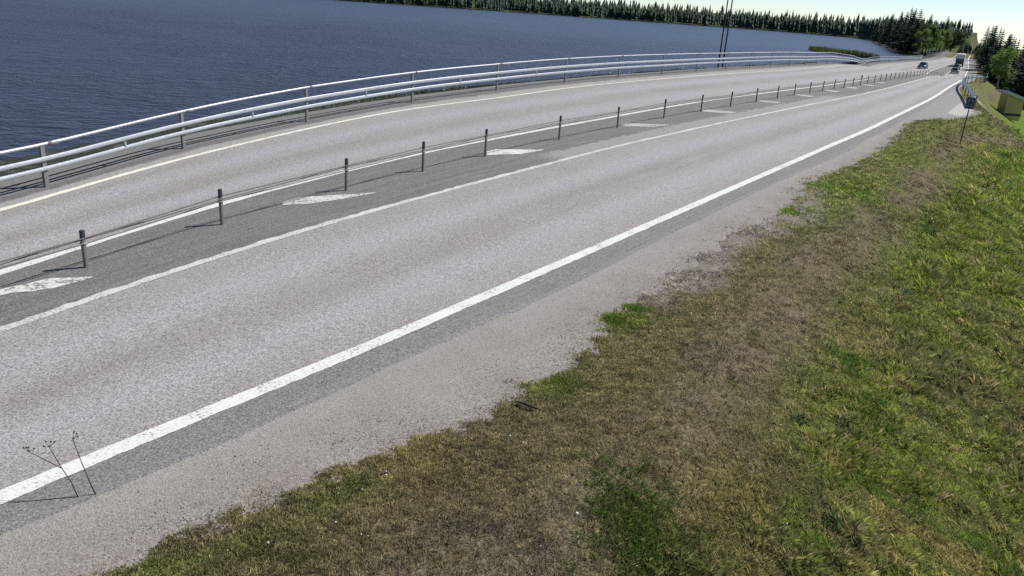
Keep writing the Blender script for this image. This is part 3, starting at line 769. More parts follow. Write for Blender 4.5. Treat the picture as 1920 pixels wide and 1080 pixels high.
def car(label, xy, rz, color, wagon=False):
    root = empty('car', (xy[0], xy[1], float(grade(*xy)) + .005), rz); tag(root, label, 'car'); pm = paint('car_paint', color)
    V, F = loft([(-2.15, .70, .40, .78), (-2.08, .84, .28, .92), (-1.3, .90, .22, .97), (0, .91, .2, .96), (.9, .90, .2, .95), (1.5, .87, .22, .88), (2.0, .80, .26, .78), (2.14, .66, .34, .66)])
    body = MB().add(V, F).build('body', pm, root, True)
    rear = -2.02 if wagon else -1.75
    g = [(rear, .70, .93, .97), (rear + .28, .68, .92, 1.38), (rear + .6, .68, .92, 1.44), (.1, .68, .92, 1.45), (.45, .66, .92, 1.38), (1.15, .72, .9, .95)]
    V, F = loft(g); MB().add(V, F).build('windows', M_glass, root, True)
    V, F = loft([(rear + .3, .6, 1.36, 1.44), (rear + .6, .64, 1.37, 1.475), (0, .64, 1.37, 1.48), (.42, .58, 1.35, 1.42)]); MB().add(V, F).build('roof', pm, root, True)
    for sx in (-1, 1):
        for wy in (-1.32, 1.32): wheel(root, sx * .80, wy)
        MB().box((sx * .60, 2.07, .62), (.3, .1, .14)).build('headlight', M_lamp, root); MB().box((sx * .66, -2.1, .78), (.24, .1, .2)).build('tail_light', M_tail, root)
        MB().box((sx * .98, .72, .98), (.16, .1, .12)).build('mirror', pm, root)
    MB().box((0, -2.14, .6), (.5, .04, .11)).build('number_plate', M_plate, root); MB().box((0, 2.15, .46), (.5, .04, .11)).build('number_plate', M_plate, root)
    return root
HD = math.atan2(177 - 95, 94 - 50) - math.pi / 2       # heading of the far road, local +y forward
c_ = car('dark hatchback coming towards the camera in the lakeside lane', (91.6, 192.2), HD + math.pi - .1, (.02, .024, .035)); c_.scale = (.98,) * 3
c_ = car('grey car driving away at the tail of the queue', (92.6, 179.4), HD, (.22, .22, .24), True); c_.scale = (.84,) * 3
c_ = car('dark car driving away between the grey car and the lorry', (101.6, 196.5), HD, (.08, .085, .1)); c_.scale = (.84,) * 3
def lorry():
    x, y = 110.6, 213.; root = empty('lorry', (x, y, float(grade(x, y)) + .005), HD); tag(root, 'tall lorry with a pale box body driving away ahead of the cars', 'lorry')
    pale = plain('lorry_tarpaulin', (.62, .60, .64), .6); dk = plain('lorry_door', (.10, .10, .115), .6); ch = plain('lorry_chassis', (.03, .03, .03), .7)
    root.scale = (.78,) * 3
    MB().box((0, 0, 2.75), (2.5, 8.4, 2.35)).build('box_body', pale, root)
    MB().box((0, -4.225, 1.95), (2.44, .05, 1.1)).build('tail_lift', dk, root)
    MB().box((0, 0, 1.1), (2.2, 8.6, .5)).build('chassis', ch, root)
    MB().box((0, 5.6, 1.95), (2.4, 2., 2.6), 0, .93).build('cab', pale, root)
    for yy in (-3., -1.8, 4.9):
        for sx in (-1, 1): wheel(root, sx * 1.05, yy, .5, .34)
    for sx in (-1, 1): MB().box((sx * .95, -4.33, 1.05), (.4, .06, .16)).build('tail_light', M_tail, root)
    MB().box((0, -4.3, .6), (2.3, .1, .14)).build('bumper', dk, root)
lorry()

# ------------------------------------------------------------------ shed on the meadow
def shed():
    x, y = 46.5, 78.4; z = zland(x, y) + .25; root = empty('shed', (x, y, z), math.radians(-6)); tag(root, 'small olive brown shed with pale flat roof on the meadow', 'shed')
    wm = NT('shed_boards'); o = wm.obj(); wv = wm.n('ShaderNodeTexWave', wave_type='BANDS', bands_direction='X'); wm.l(o, wv.inputs[0]); wv.inputs['Scale'].default_value = 3.2; wv.inputs['Distortion'].default_value = .3
    wm.bump(wv.outputs['Fac'], .2, .01); wmat = wm.fin(wm.mix(wm.noise(o, 3., 4.), (.44, .37, .16), (.54, .45, .20)), .85)
    h = 1.95; w, d = 1.5, 1.7
    b = MB(); b.add([(-w / 2, -d / 2, -.4), (w / 2, -d / 2, -.4), (w / 2, d / 2, -.4), (-w / 2, d / 2, -.4), (-w / 2, -d / 2, h), (w / 2, -d / 2, h - .5), (w / 2, d / 2, h - .5), (-w / 2, d / 2, h)], [(0, 1, 5, 4), (1, 2, 6, 5), (2, 3, 7, 6), (3, 0, 4, 7), (4, 5, 6, 7)])
    b.build('wall', wmat, root)
    r = MB(); sl = .5 / w; e = .16; t = .27
    za, zb = h + e * sl + .01, h - .5 - e * sl + .01
    r.add([(-w / 2 - e, -d / 2 - .3, za), (w / 2 + e, -d / 2 - .3, zb), (w / 2 + e, d / 2 + .3, zb), (-w / 2 - e, d / 2 + .3, za), (-w / 2 - e, -d / 2 - .3, za + t), (w / 2 + e, -d / 2 - .3, zb + t), (w / 2 + e, d / 2 + .3, zb + t), (-w / 2 - e, d / 2 + .3, za + t)], [(0, 3, 2, 1), (4, 5, 6, 7), (0, 1, 5, 4), (1, 2, 6, 5), (2, 3, 7, 6), (3, 0, 4, 7)])
    r.build('roof', plain('pale_fascia', (.52, .53, .55), .6), root)
    MB().box((0, -d / 2 - .025, .12), (w + .06, .05, .2)).build('sill_board', plain('dark_sill', (.06, .05, .03), .8), root)
shed()

# worn tracks leading from the lay-by down to the meadow
def track(name, pts, w, label):
    P = spline(pts, .5); T = tangents(P); N = np.stack([T[:, 1], -T[:, 0]], 1); V = []
    for i, (p, n) in enumerate(zip(P, N)):
        ww = w * (.8 + .4 * vnoise(np.array([i * .5]), np.array([0.]), 2.)[0])
        for u in (-1, -.4, .4, 1): V.append(p + n * u * ww / 2)
    V = np.array(V); Z = land(V[:, 0], V[:, 1]) + .02
    idx = np.arange(len(V)).reshape(-1, 4); F = np.stack([idx[:-1, :-1], idx[:-1, 1:], idx[1:, 1:], idx[1:, :-1]], -1).reshape(-1, 4)
    o = mesh_obj(name, np.column_stack([V, Z]), F, M_track, smooth_=True); tag(o, label, kind='structure')
M_track = plain('track_soil', (.24, .21, .165), .95, 0, .1, .3, 2.)
track('path', [(25.0, 45.0), (27.4, 48.2), (29.6, 51.4), (31.8, 54.4), (33.2, 55.2)], .55, 'worn pale path leaving the corner of the lay-by')
track('path', [(38.6, 70.2), (37.43, 67.54), (35.72, 62.9), (33.8, 58.4), (32.2, 54.9)], .5, 'worn pale path beside the shed meeting the lay-by path')
track('path', [(28.3, 51.6), (29.6, 52.9), (30.74, 54.14), (31.6, 54.9)], .4, 'short worn track from the end of the side guardrail')

# ------------------------------------------------------------------ trees
def leaf_mat(name, a, b, tr=.35):
    t = NT(name); o = t.obj(); oi = t.n('ShaderNodeObjectInfo'); nz = t.noise(o, .8, 4., .65)
    c = t.mix(nz, a, b); hv = t.n('ShaderNodeHueSaturation'); t.l(c, hv.inputs['Color']); t.l(t.mrange(oi.outputs['Random'], 0, 1, .75, 1.2, False), hv.inputs['Value'])
    t.l(hv.outputs[0], t.p.inputs['Base Color']); t.p.inputs['Roughness'].default_value = .7; t.p.inputs['Specular IOR Level'].default_value = .2
    tl_ = t.n('ShaderNodeBsdfTranslucent'); t.l(hv.outputs[0], tl_.inputs['Color']); mx = t.n('ShaderNodeMixShader'); mx.inputs[0].default_value = tr
    t.l(t.p.outputs[0], mx.inputs[1]); t.l(tl_.outputs[0], mx.inputs[2]); t.l(mx.outputs[0], t.out.inputs['Surface']); return t.m
M_spruce = leaf_mat('spruce_needles', (.012, .026, .016), (.030, .055, .028), .2)
M_pine = leaf_mat('pine_needles', (.025, .045, .022), (.05, .08, .03), .2)
M_leaf = leaf_mat('birch_leaves', (.10, .16, .036), (.19, .26, .07), .5)
M_leaf2 = leaf_mat('alder_leaves', (.045, .08, .02), (.095, .14, .04), .4)
def spruce_parts(seed):
    r = np.random.default_rng(seed); V = []; F = []
    lay = 22
    for i in range(lay):
        u = i / (lay - 1); z = .10 + .88 * u; L = (.21 * (1 - u) ** .85 + .012) * r.uniform(.8, 1.15); k = int(11 - 5 * u)
        for j in range(k):
            a = 2 * math.pi * (j + r.uniform(-.35, .35)) / k + i * 1.3; l = L * r.uniform(.65, 1.2); dz = -.25 * l - .01
            d = np.array([math.cos(a), math.sin(a)]); n = np.array([-d[1], d[0]])
            for q in range(4):
                t0 = q / 4; t1 = (q + 1.35) / 4; w = l * .3 * (1 - .45 * t0) * r.uniform(.7, 1.2); zz = z + r.uniform(-.008, .008)
                p0 = d * l * t0; p1 = d * l * min(t1, 1.05); b = len(V)
                V += [(p0[0] - n[0] * w * .3, p0[1] - n[1] * w * .3, zz + dz * t0), (p0[0] + n[0] * w, p0[1] + n[1] * w, zz + dz * t0 - .018), (p1[0], p1[1], zz + dz * t1 + .012 * t1), (p0[0] - n[0] * w, p0[1] - n[1] * w, zz + dz * t0 - .02)]
                F += [(b, b + 1, b + 2), (b, b + 2, b + 3)]
    crown = (V, F); tr = MB().tube([(0, 0, -.04), (.002, 0, .3), (0, .002, .7), (0, 0, .985)], [.013, .010, .006, .0015], 7)
    return tr, crown
def broad_parts(seed, slim=1., n=4200):
    r = np.random.default_rng(seed); tr = MB(); tr.tube([(0, 0, -.04), (.006, .004, .15), (-.004, .01, .4), (.004, 0, .75), (0, 0, .92)], [.022, .017, .012, .006, .002], 8)
    lob = []
    for i in range(13):
        z = r.uniform(.30, .90); a = r.uniform(0, 6.28); q = (.20 * slim) * math.sqrt(max(.05, 1 - ((z - .52) / .48) ** 2)) * r.uniform(.5, 1.1)
        c = np.array([math.cos(a) * q, math.sin(a) * q, z]); lob.append((c, r.uniform(.07, .13)))
        tr.tube([(0, 0, z * .7), (c[0] * .6, c[1] * .6, z * .88), tuple(c)], [.007, .004, .0015], 5)
    V = []; F = []
    for i in range(n):
        c, rr = lob[r.integers(len(lob))]; d = r.normal(0, 1, 3); d /= np.linalg.norm(d); p = c + d * rr * r.uniform(.35, 1.12) * np.array([slim, slim, 1.1])
        s_ = r.uniform(.009, .021); e1 = r.normal(0, 1, 3); e1 /= np.linalg.norm(e1); e2 = np.cross(e1, d); e2 /= max(np.linalg.norm(e2), 1e-6); b = len(V)
        V += [tuple(p + e1 * s_), tuple(p + e2 * s_ * .7), tuple(p - e1 * s_), tuple(p - e2 * s_ * .7)]; F += [(b, b + 1, b + 2, b + 3)]
    return tr, (V, F)
PROTO = {}
def tree(kind, xy, top=None, height=None, label='', group=None, wid=1., seed=0):
    x, y = xy; z = zland(x, y); h = height if height else max(3., top - z)
    key = (kind, seed)
    nm = {'spruce': 'spruce_tree', 'birch': 'birch_tree', 'alder': 'deciduous_tree', 'pine': 'spruce_tree'}[kind]
    root = empty(nm, (x, y, z), random.uniform(0, 6.28)); root.scale = (h * wid, h * wid, h); tag(root, label, 'tree', group)
    if key not in PROTO:
        tr, cr = spruce_parts(seed) if kind in ('spruce', 'pine') else broad_parts(seed, .85 if kind == 'birch' else 1.1)
        t = tr.build('trunk', M_birchbark if kind == 'birch' else M_bark, root, True)
        c = MB().add(*cr).build('crown', {'spruce': M_spruce, 'pine': M_pine, 'birch': M_leaf, 'alder': M_leaf2}[kind], root); PROTO[key] = (t, c)
    else:
        for q in PROTO[key]:
            c = q.copy(); col.objects.link(c); c.parent = root
    return root
tree('birch', (72.3, 126.5), top=4.0, label='pale green birch standing alone before the dark spruces', wid=1.2, seed=1)
RF = [(146.1, 272.0), (130.8, 240.6), (108.8, 196.8), (99.4, 176.9), (104.1, 186.4), (98.3, 171.7), (104.1, 182.2), (97.1, 166.5), (102.0, 177.0), (92.8, 156.1), (101.8, 171.8), (90.3, 150.9), (97.3, 161.4), (88.8, 145.7), (95.8, 156.2), (90.4, 145.7), (84, 137), (93, 150), (112, 203), (118, 214), (124, 226), (138, 254), (106, 178), (110, 190), (80, 132), (98, 152), (103, 163), (86, 129), (114, 200), (119, 208), (109, 183), (96, 147), (91, 140), (108, 172), (83, 124), (104, 158), (79, 121), (88, 134), (93, 141), (100, 150), (87, 122), (95, 135), (108, 165), (113, 178), (119, 190), (126, 203), (117, 174), (106, 152), (98, 139), (91, 126)]
for i, p in enumerate(RF):
    hh = random.uniform(13.5, 19.5) if i > 1 else random.uniform(4, 5)
    dd = float(sdist(np.array([p[0]]), np.array([p[1]]), farA)[0]); hh = min(hh, max(10.5, dd * 1.15 + 3.))
    tree('spruce' if i % 6 else 'pine', p, height=hh, label='dark tall spruce in the wood on the grass side of the road', group='spruces in the wood beyond the meadow', wid=random.uniform(1.05, 1.45), seed=i % 3)
for i, (p, h, w) in enumerate((((95.5, 168.5), 7., 1.2), ((86.5, 146.), 6., 1.3), ((110.5, 199.5), 8., 1.2), ((79.5, 131.), 4.5, 1.3), ((91., 153.), 6.5, 1.3))):
    tree('alder', p, height=h, label=['leafy tree at the wood edge, farther along the road than the lone birch', 'low leafy tree between the lone birch and the spruces', 'leafy tree nearest the far end of the side guardrail', 'small leafy bush-like tree just behind the shed', 'leafy tree among the dark spruces above the shed roof'][i], group='leafy trees at the edge of the wood', wid=w, seed=2)
LF = [(231, 547.3), (212, 494.7), (200.8, 463.2), (184.7, 421.1), (177.5, 400.1), (165.4, 368.6), (157.7, 347.6), (155.1, 342.3), (153.4, 335.), (151.2, 328.7), (192, 432), (168, 380), (161, 358), (222, 520), (205, 480), (158, 350), (240, 575), (173, 395), (214, 452), (226, 478), (238, 505), (247, 535), (255, 560), (203, 436), (232, 470), (262, 590), (219, 500), (196, 418), (252, 610), (276, 640)]
for i, p in enumerate(LF):
    tree('spruce' if i % 4 else 'pine', p, top=random.uniform(10.5, 15.5), label='dark spruce on the far lake shore', group='spruces on the far shore', wid=random.uniform(1., 1.4), seed=i % 3)
LD = [(146.5, 313.), (151.5, 321.), (157.2, 328.), (160., 331.5), (164, 336.), (170, 346.), (177.6, 358.), (184, 370.), (191, 384.), (203, 402.), (167, 342), (154, 323.5), (180, 366)]
for i, p in enumerate(LD):
    tree('alder' if i % 2 else 'birch', p, top=random.uniform(4.5, 9.), label='light green leafy tree beside the far bend of the road', group='leafy trees at the far bend', wid=random.uniform(1.1, 1.5), seed=3 + i % 2)
FE = [(222, 424), (228, 440), (234, 447), (241, 452), (238, 462), (246, 470), (252, 478), (216, 418), (250, 462), (229, 452), (258, 470)]
for i, p in enumerate(FE):
    tree('spruce', p, top=max(-2.2, 2.6 - (p[0] - 222) * .16) + random.uniform(-.6, .6), label='far spruce behind the crest of the road', group='spruces behind the crest', wid=random.uniform(1., 1.3), seed=i % 3)

# forest mass on the opposite side of the lake
def far_forest():
    V = []; F = []; b = 0
    S = SHORE[4:15]; a = arc(S)
    xs = rng.uniform(0, a[-1] * .7, 4200); dep = 4 + 250 * rng.uniform(0, 1, 4200) ** 2.2
    Q = sample(S, xs); T = np.stack([np.interp(xs, a, tangents(S)[:, 0]), np.interp(xs, a, tangents(S)[:, 1])], 1); N = np.stack([T[:, 1], -T[:, 0]], 1)
    P = Q + N * dep[:, None]; P = P[np.hypot(P[:, 0], P[:, 1]) > 720]; Z = land(P[:, 0], P[:, 1])
    for (x, y), z in zip(P, Z):
        h = rng.uniform(9, 19); w = h * rng.uniform(.13, .22)
        for k in range(3):
            z0 = z + h * (.1 + .27 * k); z1 = z + h * (.55 + .225 * k); ww = w * (1 - .28 * k); n = 7; b = len(V)
            for j in range(n):
                q = 2 * math.pi * j / n + k; e = ww * rng.uniform(.6, 1.2); V.append((x + math.cos(q) * e, y + math.sin(q) * e, z0 + rng.uniform(-.4, .4)))
            V.append((x, y, z1)); F += [(b + j, b + (j + 1) % n, b + n) for j in range(n)]
    o = mesh_obj('forest', V, np.array(F), M_spruce); tag(o, 'dark wooded shore on the opposite side of the lake', 'forest', kind='stuff')
far_forest()

# ------------------------------------------------------------------ blades: generic generator
def blades(name, X, Y, Z, H, Wd, lean, az, tint, mat, label, cat=None, parent=None, slim=False):
    n = len(X); dx = np.cos(az); dy = np.sin(az); px = -dy; py = dx
    tipx = dx * H * lean; tipy = dy * H * lean; hz = H * np.sqrt(np.maximum(.08, 1 - lean ** 2))
    mx = tipx * .38; my = tipy * .38; mz = hz * .6; m = 4 if slim else 5
    V = np.zeros((n, m, 3), np.float32)
    V[:, 0] = np.stack([X - px * Wd, Y - py * Wd, Z - .012], 1); V[:, 1] = np.stack([X + px * Wd, Y + py * Wd, Z - .012], 1)
    if slim:
        V[:, 2] = np.stack([X + mx * 1.2, Y + my * 1.2, Z + mz * 1.15], 1) + np.stack([px * Wd, py * Wd, 0 * Wd], 1) * .9; V[:, 3] = np.stack([X + tipx, Y + tipy, Z + hz], 1)
    else:
        V[:, 2] = np.stack([X + mx - px * Wd * .75, Y + my - py * Wd * .75, Z + mz], 1); V[:, 3] = np.stack([X + mx + px * Wd * .75, Y + my + py * Wd * .75, Z + mz], 1)
        V[:, 4] = np.stack([X + tipx, Y + tipy, Z + hz], 1)
    b = (np.arange(n) * m)[:, None]
    F = np.concatenate([b + np.array([[0, 1, 2]]), b + np.array([[0, 2, 3]])] if slim else [b + np.array([[0, 1, 3]]), b + np.array([[0, 3, 2]]), b + np.array([[2, 3, 4]])])
    C = np.concatenate([np.repeat(tint[:, None, :], m, 1), np.ones((n, m, 1))], 2)
    o = mesh_obj(name, V.reshape(-1, 3), F, mat, parent, attrs={'tint': ('FLOAT_COLOR', C.reshape(-1, 4))})
    if label: tag(o, label, cat, kind='stuff')
    return o

def turf():
    N = 150000
    th_ = rng.uniform(-.62, .80, N); r_ = np.exp(rng.uniform(math.log(4.0), math.log(70), N) ** 1.0)
    tx = r_ * np.sin(th_); ty = r_ * np.cos(th_); rr = r_
    pre = tx > np.interp(ty, lineA[:, 1], lineA[:, 0]); tx, ty, rr = tx[pre], ty[pre], rr[pre]
    z, dr, dl, dsh = land(tx, ty, True)
    fringe = fbm(tx, ty, .45, 91); dens = fbm(tx, ty, .8, 33); brow = np.exp(-((dr - 2.05 - (fbm(tx, ty, 6., 13) - .5) * 1.2) / .6) ** 2)
    # turf creeps out over the gravel in ragged tongues
    n0 = rng.uniform(0, 1, len(tx))
    soft = .12 + 1.15 * sstep(11.3, 13.5, ty) * (1 - sstep(19, 24, ty)); pt = fbm(tx, ty, .6, 37)
    rise = sstep(-.12, .3, dr + (fbm(tx, ty, .22, 61, 2) - .5) * .5)
    keep = ((rise > .45) & (soft < .3)) | ((dr > -.1 + (.5 - fringe) * .8 + rng.uniform(0, 1, len(tx)) * soft + np.clip(soft - .2, 0, 1) * (.5 - pt) * 2.2) | ((dr > -.5) & (n0 < .05) & (fringe > .5))) & (dr < 40)
    keep &= n0 > brow * sstep(.35, .6, dens) * .6
    tx, ty, z, dr, dl, dsh, rr, brow = [q[keep] for q in (tx, ty, z, dr, dl, dsh, rr, brow)]
    n = len(tx)
    tt = zone_tint(tx, ty, dr, dl, dsh) * (.55 + .9 * fbm(tx, ty, .22, 83, 2))[:, None]
    slope = sstep(2.2, 4.0, dr)
    rough = fbm(tx, ty, .5, 71)
    H = (.026 + .024 * rng.uniform(0, 1, n) ** 2) * (1 + slope * (.5 + 2.2 * sstep(.4, .75, rough)))
    lush = np.zeros(n)
    for (px, py, pr, hh) in ((1.5, 6.45, .45, 2.0), (1.62, 11.45, .42, 1.5), (8.8, 22.3, 2., 1.), (2.6, 7.3, .9, .9), (-2., 5.9, .35, .8), (.55, 8.95, .3, .8)):
        lush += np.exp(-(((tx - px) ** 2 + (ty - py) ** 2) / pr ** 2)) * hh
    H *= 1 + lush * .6
    H *= 1 + np.clip((rr - 8) / 25, 0, 1.8)
    ext = []
    for (px, py, pr, m_, hh, cc) in ((1.42, 6.55, .40, 800, .085, (.044, .066, .014)), (1.85, 6.2, .40, 600, .075, (.05, .07, .015)), (1.62, 11.45, .32, 350, .06, (.06, .095, .016)), (1.95, 11.9, .25, 200, .05, (.055, .09, .016)), (.75, 9.1, .28, 260, .045, (.07, .09, .02)), (6.75, 19.4, .5, 260, .07, (.08, .12, .02)), (9.2, 22.2, 1.3, 500, .08, (.085, .125, .02)), (2.75, 7.0, .7, 260, .08, (.12, .105, .045)), (3.1, 7.9, .7, 260, .08, (.105, .10, .04)), (4.6, 8.6, .35, 300, .08, (.06, .09, .016)), (5.6, 10.8, .4, 300, .08, (.055, .085, .016)), (6.4, 8.9, .6, 250, .08, (.10, .10, .035)), (8.3, 13.2, .5, 300, .1, (.06, .09, .016))):
        a_ = rng.uniform(0, 6.28, m_); q_ = pr * np.abs(rng.normal(0, .8, m_)); ext.append((px + np.cos(a_) * q_, py + np.sin(a_) * q_ * 1.25, np.full(m_, hh) * rng.uniform(.6, 1.2, m_), np.repeat(np.array([cc]), m_, 0) * rng.uniform(.7, 1.3, m_)[:, None]))
    ex = np.concatenate([e[0] for e in ext]); ey = np.concatenate([e[1] for e in ext]); eh = np.concatenate([e[2] for e in ext]); ec = np.concatenate([e[3] for e in ext])
    ez, edr, edl, eds = land(ex, ey, True); w_ = (edr > -.02 + (.5 - fbm(ex, ey, .3, 12)) * .5) & (fbm(ex, ey, .28, 44) > .42); ex, ey, eh, ec, ez, edr = ex[w_], ey[w_], eh[w_], ec[w_], ez[w_], edr[w_]
    # each tuft has a colour of its own: live, dead or straw
    u = rng.uniform(0, 1, n); tt = tt * rng.uniform(.6, 1.55, n)[:, None]
    st = u < (.12 + .05 * slope); tt[st] = np.array((.185, .152, .08)) * rng.uniform(.6, 1.3, st.sum())[:, None]
    dk = u > .9; tt[dk] *= .55
    gn = (u > .45) & (u < .56); tt[gn] = tt[gn] * .5 + np.array((.055, .075, .018)) * .5
    tx = np.concatenate([tx, ex]); ty = np.concatenate([ty, ey]); z = np.concatenate([z, ez]); dr = np.concatenate([dr, edr]); H = np.concatenate([H, eh]); tt = np.concatenate([tt, ec]); rr = np.hypot(tx, ty); slope = sstep(2.2, 4.0, dr); n = len(tx)
    k = 13
    def R(q): return np.repeat(q, k)
    nb = n * k; az = rng.uniform(0, 6.28, nb); off_ = rng.uniform(0, 1, nb) ** .7 * R(.012 + .0035 * rr)
    X = R(tx) + np.cos(az) * off_; Y = R(ty) + np.sin(az) * off_
    dzx = -.36 * R(sstep(1.6, 2.2, dr)) * (np.cos(az) * .86 - np.sin(az) * .5) * off_
    Hb = R(H) * rng.uniform(.6, 1.25, nb); lean = np.clip(rng.normal(.68, .2, nb), .15, .97)
    Wd = np.maximum(.002, R(rr) * .00034) * rng.uniform(.7, 1.4, nb)
    tb = np.repeat(tt, k, 0) * (2.4 * rng.uniform(.65, 1.4, nb))[:, None]
    az2 = az + rng.normal(0, .5, nb)
    # long dry stalks and flat bits of dead leaf among the turf
    q = rng.choice(n, 9000); f_ = rng.uniform(0, 1, 9000) < .6; sl_ = slope[q]
    X = np.concatenate([X, tx[q] + rng.normal(0, .03, 9000)]); Y = np.concatenate([Y, ty[q] + rng.normal(0, .03, 9000)]); zz = np.concatenate([R(z) + dzx, z[q] + .012])
    Hb = np.concatenate([Hb, np.where(f_, rng.uniform(.015, .035, 9000) * (1 + rr[q] / 20), rng.uniform(.04, .09, 9000) * (1 + .7 * sl_) * (1 + rr[q] / 40))])
    Wd = np.concatenate([Wd, np.where(f_, rng.uniform(.003, .006, 9000), (.0012 + rr[q] * .00008))])
    lean = np.concatenate([lean, np.where(f_, .985, rng.uniform(.5, .95, 9000))]); az2 = np.concatenate([az2, rng.uniform(0, 6.28, 9000)])
    tb = np.concatenate([tb, np.where(f_[:, None], np.array((.30, .25, .17)), np.array((.28, .235, .12))) * rng.uniform(.4, 1.25, 9000)[:, None]])
    blades('grass', X, Y, zz, Hb, Wd, lean, az2, tb, M_blade, 'short mossy roadside turf with straw coloured tufts', 'grass', slim=True)
turf()

def lake_weeds():
    N = 36000; s = rng.uniform(0, 1, N) ** 1.6 * 150 + 25; P = sample(lineGx, s); a = arc(lineGx); T = tangents(lineGx)
    N2 = np.stack([np.interp(s, a, T[:, 1]), -np.interp(s, a, T[:, 0])], 1); d = rng.uniform(1.3, 5.2, N); P = P - N2 * d[:, None]
    m = (fbm(P[:, 0], P[:, 1], 3., 14) + .1 > .42) & (np.hypot(P[:, 0], P[:, 1]) > 27 + rng.uniform(0, 14, N)); P = P[m]; z = land(P[:, 0], P[:, 1]); n = len(P); rr = np.hypot(P[:, 0], P[:, 1])
    H = rng.uniform(.03, .10, n) * (1 + 1.3 * (fbm(P[:, 0], P[:, 1], 5., 19) > .6) * sstep(45, 60, rr)); tt = np.array((.030, .044, .024)) * rng.uniform(.45, 1.5, n)[:, None]
    w = rng.uniform(0, 1, n) < .03; tt[w] = (.42, .42, .38)
    blades('weeds', P[:, 0], P[:, 1], z, H, np.maximum(.006, rr * .0005) * rng.uniform(.7, 1.5, n), rng.uniform(.3, .9, n), rng.uniform(0, 6.28, n), tt, M_blade, 'dark green weeds on the bank between guardrail and lake', 'weeds')
lake_weeds()

def reed_islet():
    base = (100.5, 274., LAKE_Z); root = empty('reed_islet', base); tag(root, 'low green reed islet in the lake near the far shore', 'islet')
    V = []; F = []; n = 28; m = 10
    cx = [(103.5, 246.), (101.8, 257.), (100.2, 270.), (100.6, 281.), (100.4, 291.), (100.2, 296.)]; hw = [.6, 1.6, 3.0, 4.2, 3.6, .8]
    P = spline(cx, 1.); a = arc(P); W = np.interp(a, np.linspace(0, a[-1], 6), hw); T = tangents(P)
    for i in range(len(P)):
        nrm = np.array([T[i, 1], -T[i, 0]])
        for k in range(7):
            u = k / 3 - 1; q = P[i] + nrm * u * W[i]; V.append((q[0] - base[0], q[1] - base[1], .22 * (1 - u * u) - .08))
    idx = np.arange(len(V)).reshape(-1, 7); F = np.stack([idx[:-1, :-1], idx[:-1, 1:], idx[1:, 1:], idx[1:, :-1]], -1).reshape(-1, 4)
    mesh_obj('mud_bank', V, F, plain('mud', (.06, .055, .03), .9), root)
    k = 5200; s = rng.uniform(0, a[-1], k); Q = sample(P, s); TT = np.stack([np.interp(s, a, T[:, 0]), np.interp(s, a, T[:, 1])], 1); N2 = np.stack([TT[:, 1], -TT[:, 0]], 1)
    Q = Q + N2 * (rng.uniform(-1, 1, k) * np.interp(s, a, W))[:, None] - np.array(base[:2])
    blades('reeds', Q[:, 0], Q[:, 1], np.zeros(k), rng.uniform(.6, 1.7, k) * (.45 + 1.1 * fbm(Q[:, 0], Q[:, 1], 4., 8)), rng.uniform(.04, .1, k), rng.uniform(.05, .45, k), rng.uniform(0, 6.28, k), np.array((.085, .12, .035)) * rng.uniform(.5, 1.4, k)[:, None], M_blade, None, None, root)['kind'] = 'stuff'
reed_islet()

# ------------------------------------------------------------------ loose stones, litter and small plants
def stones(name, X, Y, Z, S, tint, label, cat):
    n = len(X); base = np.array([(1, 0, 0), (-1, 0, 0), (0, 1, 0), (0, -1, 0), (0, 0, .7), (0, 0, -.7)], float)
    fc = np.array([(0, 2, 4), (2, 1, 4), (1, 3, 4), (3, 0, 4), (2, 0, 5), (1, 2, 5), (3, 1, 5), (0, 3, 5)])
    a = rng.uniform(0, 6.28, n); V = np.repeat(base[None], n, 0) * rng.uniform(.6, 1.3, (n, 6, 1)) * S[:, None, None]
    ca, sa = np.cos(a)[:, None], np.sin(a)[:, None]; x = V[..., 0] * ca - V[..., 1] * sa; y = V[..., 0] * sa + V[..., 1] * ca
    V = np.stack([x + X[:, None], y + Y[:, None], V[..., 2] + Z[:, None] + S[:, None] * .25], -1)
    F = (np.arange(n)[:, None, None] * 6 + fc[None]).reshape(-1, 3)
    C = np.concatenate([np.repeat(tint[:, None, :], 6, 1), np.ones((n, 6, 1))], 2)
    o = mesh_obj(name, V.reshape(-1, 3), F, M_stone, attrs={'tint': ('FLOAT_COLOR', C.reshape(-1, 4))}); tag(o, label, cat, kind='stuff')
_t = NT('loose_stone'); M_stone = _t.fin(_t.attr('tint').outputs['Color'], .9, 0., .2)
